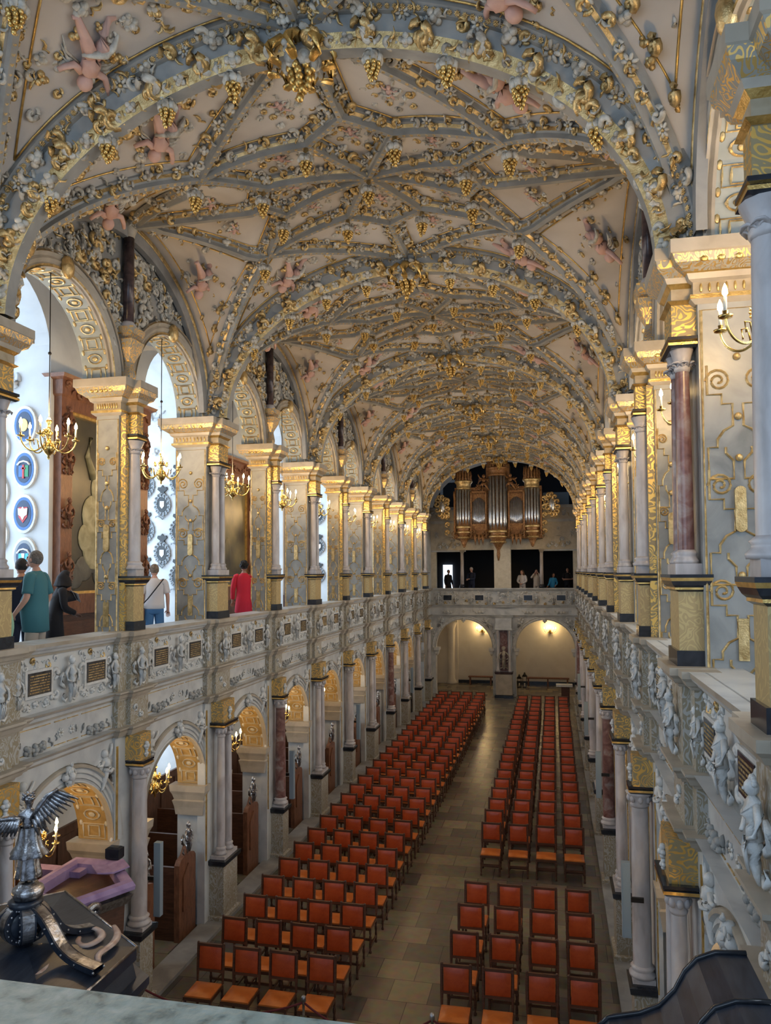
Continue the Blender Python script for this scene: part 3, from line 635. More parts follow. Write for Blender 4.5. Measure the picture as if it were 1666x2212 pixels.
def lower_bay():
    w = None; g = G()
    hw = (S-.88)/2; arch_wall(g, -S/2, S/2, 0, 4.16, 0, hw, 2.62, FX, FX+.55, 0, 24, 1)
    w = struct('wall_left', g, [M['stone'], M['soffit']])
    g = G(); box(g, FX, FX+.5, -S/2, S/2, 4.16, 5.03); obj('entablature_wall', g, [M['stone']], w)
    g = G(); bandx(g, -S/2, S/2, FX, 4.14, CRN, [0, 1, 0, 0, 0, 1, 0, 0]); bandx(g, -S/2, S/2, FX, 4.68, CRN, [0, 1, 0, 0, 0, 1, 0, 0]); obj('cornice', g, [M['stone'], M['warm']], w)
    g = G(); A_ = np.linspace(0, PI, 33); P = [(FX, hw*math.cos(a), 2.62+hw*math.sin(a)) for a in A_]; N = [(0, -math.cos(a), -math.sin(a)) for a in A_]
    for sg in (1, -1): sweep(g, P, N, [(sg*.02, -.26), (-sg*.05, -.24), (-sg*.05, -.20), (-sg*.01, -.19), (-sg*.03, -.13), (sg*.0, -.12), (-sg*.02, -.06), (sg*.01, -.05), (-sg*.01, .0), (sg*.05, .01)], [1, 1, 0, 0, 0, 0, 0, 0, 1])
    obj('archivolt', g, [M['stone'], M['warm']], w); g = G(); soffit_plates(g, 0, hw, 2.62, FX, FX+.55, 0, 13); obj('soffit_ornament', g, [M['cream']], w)
    g = G()
    for sy in (-1, 1):
        y = sy*hw; stack(g, FX-.03, FX+.56, min(y, y-sy*.12), max(y, y-sy*.12), [(-.02, 2.05), (.0, 2.2), (.03, 2.32), (.0, 2.34), (.03, 2.44), (.06, 2.50), (.07, 2.62)])
    obj('impost', g, [M['warm']], w)
    rs = np.random.RandomState(3); Fm = frame_from((-1, 0, 0), (0, 0, 1)); it = []
    for sy in (-1, 1):
        it.append(('putto', Fm, np.array([FX+.02, sy*.98, 3.60]), .46, -sy*.25)); it.append(('ros', Fm, np.array([FX, sy*1.22, 3.05]), .12, 0))
        for q in range(4): it.append(('curlw', Fm, np.array([FX, sy*(1.24-.02*q), 3.2-.2*q]), .13, q*1.5))
        for u in (-.36, .36):   # garlands on the frieze
            yc = sy*.66; 
            for q in range(7): v = (q-3)/3; it.append((['leafw', 'fruit'][abs(q-3) < 2], Fm, np.array([FX, yc+.42*v, 4.40-.09*(1-v*v)+.05]), .10+.08*(1-v*v), v*1.6))
        it.append(('ros', Fm, np.array([FX, sy*.12, 4.47]), .13, 0)); it.append(('ros', Fm, np.array([FX, sy*1.18, 4.47]), .13, 0))
    it.append(('fruit', Fm, np.array([FX-.02, 0, 3.86]), .30, 0)); it.append(('herm', Fm, np.array([FX-.06, 0, 3.72]), .34, 0))
    g = G(); relief(g, it); obj('stone_relief', g, [M['white'], M['warm'], M['white']], w, label='carved angels, garlands and fruit on the wall')
    g = G()
    for sy in (-1, 1):
        for a, b in ((.02, .26), (.34, 1.06)): 
            for q in ((sy*a, 4.32, sy*b, 4.33), (sy*a, 4.63, sy*b, 4.64)): box(g, FX-.012, FX, min(q[0], q[2]), max(q[0], q[2]), q[1], q[3])
    obj('frieze_frame', g, [M['gold2']], w)
    return w
def parapet():
    t = thing('gallery_parapet', '', 'parapet'); g = G(); box(g, FX, FX+.28, -S/2, S/2, 4.82, 5.56); obj('panel', g, [M['stone']], t)
    g = G(); bandx(g, -S/2, S/2, FX, 5.54, RAIL, [0, 1, 0, 0, 0, 0, 1, 0]); box(g, FX-.02, FX+.36, -S/2, S/2, 5.66, 5.71); obj('rail', g, [M['stone'], M['warm']], t)
    Fm = frame_from((-1, 0, 0), (0, 0, 1)); it = []; rs = np.random.RandomState(8)
    for sy in (-1, 1):
        yc = sy*.62; g = G(); box(g, FX-.045, FX, yc-.27, yc+.27, 5.02, 5.38); obj('plaque_frame', g, [M['white']], t)
        g = G(); box(g, FX-.055, FX-.04, yc-.225, yc+.225, 5.06, 5.345); pq = obj('inscribed_plaque', g, [M['black']], t, label='black plaque with gilded lettering')
        g = G()
        for r_ in range(7):
            y = yc-.19
            while y < yc+.18: wd = .006+.008*rs.rand(); box(g, FX-.0575, FX-.0545, y, y+wd, 5.085+.035*r_, 5.101+.035*r_); y += wd+.008+.014*(rs.rand() > .8)
        obj('gilded_lettering', g, [M['gold2']], pq)
        for q in range(10):
            u = (q-4.5)/4.5; it.append((['curlw', 'curlw', 'leafw', 'curlg'][q % 4], Fm, np.array([FX, yc+.34*u, 5.44]), .11, q*2.1)); it.append((['curlw', 'fruit', 'leafw'][q % 3], Fm, np.array([FX, yc+.34*u, 4.93]), .12, q*1.3))
        it += [('herm', Fm, np.array([FX-.01, sy*1.08, 4.88]), .55, 0), ('curlw', Fm, np.array([FX, sy*.30, 5.2]), .20, 0), ('curlw', Fm, np.array([FX, sy*.30, 5.05]), .16, 2), ('curlw', Fm, np.array([FX, sy*.92, 5.1]), .15, 3), ('curlw', Fm, np.array([FX, sy*.92, 5.3]), .15, 1)]
    it.append(('herm', Fm, np.array([FX-.01, 0.0, 4.86]), .66, 0)); g = G(); relief(g, it); obj('carved_relief', g, [M['white'], M['gold2'], M['white']], t, label='carved strapwork scrolls and half figures'); return t
def ressaut(main):
    """pilaster strip through parapet and entablature above each lower column"""
    t = thing('wall_pilaster', '', 'pilaster'); hy = .30 if main else .20; hp = .52 if main else .44
    g = G(); box(g, FX-.05, FX+.1, -hp, hp, 0.0, 4.14); obj('back_pilaster', g, [M['stone']], t); 
    g = G()
    for s in (-1, 1): box(g, FX-.065, FX-.045, s*(hp-.05)-.02, s*(hp-.05)+.02, 1.2, 4.0)
    obj('gilded_fillet', g, [M['gold']], t)
    g = G(); x0 = 3.78
    box(g, x0+.03, FX, -hp, hp, 4.82, 5.55); box(g, x0+.03, FX, -hp, hp, 4.28, 4.69); box(g, x0-.04, x0+.05, -hy, hy, 4.82, 5.55); box(g, x0-.04, x0+.05, -hy, hy, 4.28, 4.69); obj('inlaid_panel', g, [M['ochre_grey']], t)
    g = G()
    for hh, xx in ((hp, x0+.03), (hy, x0-.04)):
        stack(g, xx, FX, -hh, hh, [(0, 4.14), (.02, 4.14), (.03, 4.17), (.06, 4.18), (.08, 4.23), (.11, 4.26), (.11, 4.283 if hh == hp else 4.289)]); stack(g, xx, FX, -hh, hh, [(0, 4.68), (.02, 4.68), (.03, 4.71), (.06, 4.72), (.08, 4.77), (.11, 4.80), (.11, 4.823 if hh == hp else 4.829)])
        stack(g, xx, FX, -hh, hh, [(0, 5.54), (.03, 5.54), (.04, 5.57), (.07, 5.58), (.09, 5.62), (.12, 5.65), (.12, 5.713 if hh == hp else 5.718)])
    obj('cornice', g, [M['warm']], t)
    g = G(); box(g, 3.60, FX, -hy+.04, hy-.04, 3.74, 4.14); obj('frieze_block', g, [M['gold_panel']], t)
    Fm = frame_from((-1, 0, 0), (0, 0, 1)); it = [('herm', Fm, np.array([x0-.04, 0, 4.86]), .62, 0), ('curlw', Fm, np.array([x0-.04, -.1, 4.48]), .14, 0), ('curlw', Fm, np.array([x0-.04, .1, 4.48]), .14, 3), ('fruit', Fm, np.array([3.60, 0, 3.94]), .16, 0), ('fruit', Fm, np.array([3.60, 0, 3.82]), .12, 0)]
    g = G(); relief(g, it); obj('carved_figure', g, [M['white'], M['gold2'], M['white']], t); return t
def lower_column(main, shaft_m):
    t = thing('arcade_column', '', 'column'); cx = 3.69; ys = (-.16, .16) if main else (0,); r = .078 if main else .118; hy = .32 if main else .19
    g = G(); stack(g, 3.56, FX-.05, -hy, hy, [(.05, 0), (.05, .12), (0, .14), (0, 1.05)]); obj('pedestal', g, [M['ochre_grey'] if not main else M['ochre_grey']], t)
    g = G(); stack(g, 3.56, FX-.05, -hy, hy, [(0, 1.04), (.05, 1.08), (.06, 1.16), (.0, 1.17)]); obj('pedestal_top', g, [M['black']], t)
    g = G(); stack(g, cx-.14, FX-.06, ys[0]-.14, ys[-1]+.14, [(0, 1.165), (0, 1.23)])
    for y in ys: lathe(g, [(r*1.45, 1.23), (r*1.5, 1.27), (r*1.2, 1.30), (r*1.2, 1.32), (r*1.35, 1.35), (r*1.05, 1.38)], cx, y, 16)
    obj('column_base', g, [M['column']], t)
    for y in ys: g = G(); lathe(g, [(r*1.04, 1.38), (r*1.04, 2.0), (r*.9, 3.46)], cx, y, 18, cap=False); obj('shaft', g, [shaft_m], t)
    g = G()
    for y in ys:
        lathe(g, [(r*.92, 3.44), (r*1.1, 3.47), (r*.95, 3.50), (r*1.3, 3.60), (r*1.55, 3.635)], cx, y, 14)
        for k in range(8): a = k*PI/4; ball(g, (cx+r*1.15*math.cos(a), y+r*1.15*math.sin(a), 3.555), (.034, .034, .05), 0, 6, 4)
    obj('column_capital', g, [M['column']], t)
    g = G(); stack(g, cx-.12, FX-.06, ys[0]-.13, ys[-1]+.13, [(0, 3.635), (.03, 3.66), (.03, 3.69), (0.01, 3.70), (.03, 3.71), (.03, 3.74)], [0, 1, 0, 1, 0, 0]); obj('abacus', g, [M['black'], M['gold']], t)
    return t
LB = lower_bay(); PP = parapet(); RE = {}; LC = {}
for i in range(-1, 10):
    for s in (1, -1):
        p = (XC, YI(i)+S/2, 0)
        if i == -1 and s == 1: LB.location = p; LB.name = 'wall_right'; PP.location = p; w = PP
        else: w = dup(LB, p, 0, None, None, s < 0); w.name = 'wall_' + side[s]; w = dup(PP, p, 0, 'x', None, s < 0)
        w['label'] = f'carved white gallery parapet with two black plaques, {side[s]} side, {ordn[i+1]} from the front'; w['group'] = 'gallery parapets'
for i in range(-1, 11):
    main = i % 2 == 0
    for s in (1, -1):
        p = (XC, YI(i), 0); lab = f'{"broad" if main else "narrow"} tan inlaid pilaster on the {side[s]} gallery front, {far(i)}'
        if main not in RE: RE[main] = ressaut(main); o = RE[main]; o.location = p; o.scale = (s, 1, 1); o['label'] = lab; o['group'] = 'gallery pilasters'
        else: dup(RE[main], p, 0, lab, 'gallery pilasters', s < 0)
        sm = M['red'] if (not main and ((s < 0 and i in (3, 7)) or (s > 0 and i in (3, 9)))) else M['column']; key = (main, sm.name)
        lab = f'{"pair of slender pale" if main else ("single red" if sm is M["red"] else "single pale")} marble column{"s" if main else ""} of the lower {side[s]} arcade, {far(i)}'
        if key not in LC: LC[key] = lower_column(main, sm); o = LC[key]; o.location = p; o.scale = (s, 1, 1); o['label'] = lab; o['group'] = 'arcade columns'
        else: dup(LC[key], p, 0, lab, 'arcade columns', s < 0)
# the arcade runs on behind the double columns to the organ loft
YB = 41.0
for s in (1, -1):
    g = G(); box(g, FX, 4.6, YI(10)+.3, YB+.3, 0, 9.6); box(g, FX+.1, 4.6, YI(10)+.3, YB+.3, 9.6, 12.6); o = struct('wall_' + side[s], g, [M['stone']]); o.location = (XC, 0, 0); o.scale = (s, 1, 1)
    g = G(); bandx(g, YI(10)+.4, YB, FX, 5.54, RAIL); bandx(g, YI(10)+.4, YB, FX, 4.68, CRN); bandx(g, YI(10)+.4, YB, FX, 4.14, CRN); obj('cornice', g, [M['warm']], o)
g = G(); V = []
for y in (YI(10)+S*0, YB+1.2):
    for t in np.linspace(-PI/2, PI/2, 49): V.append((AV*math.sin(t), y, ZS+RV*math.cos(t)))
g.add(V, np.array([[k, k+1, 50+k, 49+k] for k in range(48)]), 0, True); o = struct('ceiling', g, [M['plaster']]); o.location = (XC, 0, 0)
# ------------------------------------------------------------------ floors, outer walls, galleries
g = G(); box(g, -12, 12, -4, 47, -.2, 0); o = struct('floor', g, [M['floor']]); o.location = (XC, 0, 0)
for s in (1, -1):
    g = G(); box(g, FX+.05, 8.4, -1, 47, 4.90, 5.05); o = struct('floor', g, [M['stoned']]); o.location = (XC, 0, 0); o.scale = (s, 1, 1); o.name = 'floor_gallery_' + side[s]
    # thick outer wall with deep window niches
    g = G(); ed = [-4.0]
    for a, b in NICHE: ed += [a, b]
    ed.append(47.0)
    for k in range(0, len(ed)-1, 2): box(g, 6.4, 8.6, ed[k], ed[k+1], 0, 13.5)
    for a, b in NICHE:
        r = (b-a)/2; arch_wall(g, a, b, 10.6, 13.5, (a+b)/2, r-.001, 10.6, 6.4, 8.6, 0, 20); box(g, 6.4, 8.6, a, b, 4.6, 5.2); box(g, 6.4, 8.6, a, b, 0, .3)
    o = struct('wall_' + side[s], g, [M['wash']]); o.location = (XC, 0, 0); o.scale = (s, 1, 1)
    g = G(); box(g, 3.9, 8.6, -4, 47, 13.3, 13.5); o = struct('ceiling', g, [M['wash']]); o.location = (XC, 0, 0); o.scale = (s, 1, 1)
    # gallery aisle: cross arches between pier and outer wall
    for k, i in enumerate(range(-1, 11)):
        if i % 2: continue
        g = G(); n0, n1 = 4.6, 6.4; r = .9; ys = YI(i)
        arch_wall(g, n0, n1, 10.3, 13.4, (n0+n1)/2, r-.001, 10.3, ys-.2, ys+.2, 0, 16); V, F = g.arr(); g.V = [V[:, [1, 0, 2]]]
        o = struct('wall_' + side[s], g, [M['wash']]); o.location = (XC, 0, 0); o.scale = (s, 1, 1)
    for k, (a, b) in enumerate(NICHE):
        n = 'window_%d' % (k+1 if s < 0 else k+7)
        w = G(); box(w, 8.36, 8.42, a+.02, b-.02, 5.2, 12.0); box(w, 8.36, 8.42, a+.3, b-.3, 1.3, 4.4); ow = struct(n, w, [M['pane']]); ow.location = (XC, 0, 0); ow.scale = (s, 1, 1)
        w = G()
        for q in range(1, 5): y = a + (b-a)*q/5; box(w, 8.3, 8.36, y-.03, y+.03, 5.2, 12)
        for q in range(9): z = 5.2 + .85*q; box(w, 8.3, 8.36, a, b, z-.02, z+.02)
        obj('window_frame', w, [M['white']], ow)
    g = G(); box(g, 8.4, 8.6, -4, 47, .3, 4.6); o = struct('wall_' + side[s], g, [M['wash']]); o.location = (XC, 0, 0); o.scale = (s, 1, 1)
    g = G(); box(g, 6.34, 6.4, 3, 41, 0, 1.9); 
    for q in range(60): box(g, 6.31, 6.34, 3.1+.63*q, 3.6+.63*q, .2, 1.75)
    o = struct('trim_3', g, [M['panelw']]); o.location = (XC, 0, 0); o.scale = (s, 1, 1)
    g = G(); box(g, 3.5, 3.95, -1, YB, 0, .06); o = struct('trim_4', g, [M['stoned']]); o.location = (XC, 0, 0); o.scale = (s, 1, 1)
# back wall and back gallery
g = G(); box(g, -8.6, 8.6, 45.6, 45.9, 0, 4.85); o = struct('wall_back', g, [M['bwall']]); o.location = (XC, 0, 0)
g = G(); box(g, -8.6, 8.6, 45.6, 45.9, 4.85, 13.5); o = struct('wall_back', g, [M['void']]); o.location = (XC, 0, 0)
for s in (-1, 1):
    g = G(); box(g, min(s*4.3, s*4.6), max(s*4.3, s*4.6), YB+.3, 45.6, 0, 4.85); o = struct('wall_' + side[s], g, [M['bwall']]); o.location = (XC, 0, 0)
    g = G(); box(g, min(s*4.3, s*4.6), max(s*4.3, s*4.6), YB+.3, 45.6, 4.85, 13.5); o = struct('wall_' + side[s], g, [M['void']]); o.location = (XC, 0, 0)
g = G(); box(g, -4.28, 4.28, YB+.3, 45.6, 4.85, 5.02); o = struct('floor', g, [M['stoned']]); o.location = (XC, 0, 0); o.name = 'floor_loft'
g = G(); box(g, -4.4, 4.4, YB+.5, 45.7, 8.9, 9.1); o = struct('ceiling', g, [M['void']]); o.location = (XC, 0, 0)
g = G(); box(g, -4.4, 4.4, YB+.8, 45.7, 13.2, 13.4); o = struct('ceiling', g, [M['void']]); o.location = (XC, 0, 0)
g = G(); box(g, -4.25, -3.0, 45.35, 45.6, 0, 4.85); lathe(g, [(.3, 0), (.3, .1), (.2, .3), (.2, 3.2), (.35, 3.6)], -3.35, 45.2, 12); o = struct('trim_5', g, [M['bwall']]); o.location = (XC, 0, 0)
g = G(); box(g, -4.28, 4.28, 45.52, 45.6, 0, .18); o = struct('baseboard_back', g, [M['black']]); o.location = (XC, 0, 0)
def rotz_mod(g):
    """turn a module that faces the nave axis (-x) so that it faces the camera (-y)"""
    V, F = g.arr(); g.V = [np.stack([-V[:, 1], V[:, 0], V[:, 2]], axis=1)]; return g
FB = YB
g = G()
for cx, hw in ((-2.13, 1.58), (2.13, 1.58)):
    q = G(); arch_wall(q, -2.13+0, 2.13, 0, 4.16, 0, hw-.06, 2.52, 0, .5, 0, 28); rotz_mod(q); g.merge(q, None, (cx, YB, 0))
box(g, -4.2, 4.2, YB, YB+.4, 4.16, 5.55)
wb = struct('wall_back', g, [M['stone']]); wb.location = (XC, 0, 0)
g = G()
def bandy(g, x0, x1, y, z0, prof):
    q = G(); bandx(q, -x1, -x0, 0, z0, prof); rotz_mod(q); g.merge(q, None, (0, y, 0)); return g
for z, pr in ((4.14, CRN), (4.68, CRN), (5.54, RAIL)): bandy(g, -4.0, 4.0, YB, z, pr); bandy(g, -.5, .5, YB-.1, z, pr)
obj('cornice', g, [M['stone']], wb)
g = G()
for cx in (-2.13, 2.13):
    q = G(); A_ = np.linspace(0, PI, 33); hw = 1.52; P = [(0, hw*math.cos(a), 2.52+hw*math.sin(a)) for a in A_]; N = [(0, -math.cos(a), -math.sin(a)) for a in A_]
    for sg in (1, -1): sweep(q, P, N, [(sg*.02, -.2), (-sg*.05, -.19), (-sg*.05, -.14), (-sg*.02, -.12), (-sg*.03, -.05), (0, 0), (sg*.05, .01)], 0)
    rotz_mod(q); g.merge(q, None, (cx, YB, 0))
    for sx in (-1, 1): stack(g, cx+sx*1.47-.1, cx+sx*1.47+.1, YB-.05, YB+.5, [(-.08, 2.1), (-.02, 2.2), (.0, 2.35), (.04, 2.38), (.04, 2.52)])
obj('archivolt', g, [M['white']], wb)
it = []; Fm = frame_from((0, -1, 0), (0, 0, 1))
for cx in (-2.13, 2.13):
    for s in (-1, 1):
        it.append(('putto', Fm, np.array([cx+s*1.30, YB, 3.72]), .45, s*.5)); it.append(('curlw', Fm, np.array([cx+s*1.62, YB, 3.2]), .2, 0))
        it.append(('herm', Fm, np.array([cx+s*1.35, YB-.02, 4.86]), .6, 0)); it.append(('herm', Fm, np.array([cx+s*.42, YB-.02, 4.86]), .5, 0))
        for q in range(7): v = (q-3)/3; it.append((['leafw', 'fruit'][abs(q-3) < 2], Fm, np.array([cx+s*.85+.5*v, YB, 4.45-.09*(1-v*v)+.05]), .10+.10*(1-v*v), v*1.6))
        for q in range(8): u = (q-3.5)/3.5; it.append(('curlw', Fm, np.array([cx+s*.85+.36*u, YB, 5.44]), .11, q*2.)); it.append(('curlw', Fm, np.array([cx+s*.85+.36*u, YB, 4.93]), .12, q*1.3))
    it += [('ros', Fm, np.array([cx, YB, 4.47]), .16, 0), ('ros', Fm, np.array([cx, YB, 5.2]), .2, 0), ('fruit', Fm, np.array([cx, YB-.05, 4.0]), .28, 0)]
for k in range(8): it.append((['curlw', 'ros'][k % 2], Fm, np.array([-.25+.5*(k % 2), YB-.1, 4.9+.08*k]), .17, k))
for k in range(60):
    x = -3.8+7.6*k/59
    it.append((['curlw', 'leafw', 'curlg', 'curlw'][k % 4], Fm, np.array([x, YB-.01, 5.42 if k % 2 else 4.95]), .17, k*1.3))
for cx in (-2.13, 2.13):
    for s in (-1, 1):
        for q in range(7): it.append((['curlw', 'leafw', 'fruit'][q % 3], Fm, np.array([cx+s*(1.15+.09*q), YB, 4.0-.13*q if q > 2 else 4.02]), .19, q*1.7)) 
it += [('curlw', Fm, np.array([0, YB-.1, 5.2]), .3, 0), ('curlw', Fm, np.array([-.15, YB-.1, 3.85]), .24, 0), ('curlw', Fm, np.array([.15, YB-.1, 3.85]), .24, 3)]
g = G(); relief(g, it); obj('stone_relief', g, [M['white'], M['gold2'], M['white']], wb)
for cx in (-2.13, 2.13):
    for s in (-1, 1):
        g = G(); box(g, cx+s*.85-.26, cx+s*.85+.26, YB-.05, YB, 5.02, 5.37); pf = obj('plaque_frame', g, [M['white']], wb); g = G(); box(g, cx+s*.85-.22, cx+s*.85+.22, YB-.062, YB-.045, 5.06, 5.33); obj('inscribed_plaque', g, [M['black']], pf)
# central pillar under the organ loft
t = thing('loft_pillar', 'pale stone pillar with niche statue standing between the two back arches', 'pillar', (XC, YB-.12, 0))
g = G(); stack(g, -.42, .42, -.42, .05, [(.05, 0), (.05, .12), (0, .14), (0, 1.22)]); obj('pedestal', g, [M['warm']], t)
g = G(); stack(g, -.42, .42, -.42, .05, [(.02, 0), (.07, 0.0), (.07, .12), (.0, .16)]); obj('black_base', g, [M['black']], t)
g = G(); stack(g, -.42, .42, -.42, .05, [(0, 1.22), (.04, 1.25), (.06, 1.34)]); obj('pedestal_top', g, [M['dark']], t)
g = G(); box(g, -.42, .42, -.12, .05, 1.34, 3.72); obj('pillar_body', g, [M['stone']], t)
g = G(); box(g, -.20, .20, -.14, -.10, 1.36, 3.5); obj('niche', g, [M['red']], t)
for s in (-1, 1): g = G(); lathe(g, [(.10, 1.34), (.10, 1.42), (.065, 1.46), (.06, 3.3), (.09, 3.46), (.11, 3.5)], s*.30, -.26, 12); obj('column', g, [M['column']], t)
g = G(); stack(g, -.42, .42, -.36, .05, [(0, 3.5), (.03, 3.53), (.03, 3.60), (0, 3.62), (0, 4.14)]); obj('block', g, [M['stone']], t)
g = G(); g.merge(T['herm'], np.eye(3) @ rotm('Z', PI)*1.25, (0, -.16, 1.45)); obj('statue', g, [M['warm']], t)
# upper back wall behind the organ
g = G(); yb = YB+.25
for cx in (-2.9, 2.9):
    q = G(); arch_wall(q, -.85, .85, 7.72, 9.2, 0, .72, 7.75, 0, .3, 0, 20); rotz_mod(q); g.merge(q, None, (cx, yb-.012, 0))
box(g, -4.2, -3.62, yb, yb+.3, 5.02, 9.2); box(g, 3.62, 4.2, yb, yb+.3, 5.02, 9.2); box(g, -2.1, 2.1, yb, yb+.3, 7.75, 9.2); box(g, -4.2, 4.2, yb, yb+.3, 9.2, 9.35); box(g, -4.2, 4.2, yb, yb+.3, 9.35, 10.0); box(g, -.48, .40, yb-.2, yb+.3, 5.02, 9.2)
for cx in (-2.9, 2.9): box(g, cx-.72, cx+.72, yb+.05, yb+.2, 7.75, 8.45)
wb2 = struct('wall_back', g, [M['cream']]); wb2.location = (XC, 0, 0)
g = G(); bandy(g, -4.0, 4.0, yb, 9.2, CRN); bandy(g, -4.0, 4.0, yb, 9.95, CRN); bandy(g, -3.9, -2.0, yb, 7.66, [(0, 0), (.05, 0), (.07, .08), (0, .08)]); bandy(g, 2.0, 3.9, yb, 7.66, [(0, 0), (.05, 0), (.07, .08), (0, .08)]); obj('cornice', g, [M['stone'], M['gold2']], wb2)
it = []
for cx in (-2.9, 2.9):
    for k in range(9): it.append((['fruit', 'leafg', 'curlw'][k % 3], Fm, np.array([cx-.5+.125*k, yb, 7.95+.12*(k % 3)]), .26, k*1.1))
    for k in range(9): it.append((['curlw', 'leafg', 'curlw'][k % 3], Fm, np.array([cx-.85+.2*k, yb, 9.65]), .26, k*2.1))
    it.append(('ros', Fm, np.array([cx, yb, 8.85]), .2, 0)); it.append(('putto', Fm, np.array([cx+.7, yb, 8.5]), .3, 0)); it.append(('putto', Fm, np.array([cx-.7, yb, 8.5]), .3, 0))
g = G(); relief(g, it); obj('stone_relief', g, [M['white'], M['gold2'], M['white']], wb2)
for x, nm in ((-2.2, 'left'), (2.0, 'right')):
    t = thing('loft_column', f'slender pale column standing on the back gallery rail, {nm} of the central pillar', 'column', (XC+x, YB+.18, 0))
    g = G(); lathe(g, [(.15, 5.71), (.15, 5.82), (.11, 5.88), (.10, 5.9)], 0, 0, 14); obj('column_base', g, [M['black']], t); g = G(); lathe(g, [(.10, 5.9), (.085, 7.6)], 0, 0, 14); obj('shaft', g, [M['column']], t)
    g = G(); lathe(g, [(.09, 7.58), (.13, 7.7), (.16, 7.76)], 0, 0, 14); obj('column_capital', g, [M['warm']], t)
g = G(); box(g, -3.85, -3.3, 45.5, 45.58, 5.1, 7.0); o = struct('window_20', g, [M['pane']]); o.location = (XC, 0, 0)
g = G(); box(g, -3.7, -2.6, 44.0, 44.1, 10.1, 12.0); o = struct('window_21', g, [M['void']]); o.location = (XC, 0, 0)
w = G(); box(w, -3.75, -3.6, 43.9, 44.0, 10.1, 11.9); box(w, -3.75, -2.4, 43.9, 44.0, 11.75, 11.9); obj('window_frame', w, [M['white']], o)
g = G(); box(g, 2.1, 3.5, 43.2, 43.6, 9.1, 10.95); box(g, 3.0, 3.3, 43.15, 43.2, 10.1, 10.9); o = obj('wardrobe_box', g, [M['speaker']]); o.location = (XC, 0, 0); o['label'] = 'grey cabinet in the dark attic opening right of the organ'; o['category'] = 'cabinet'
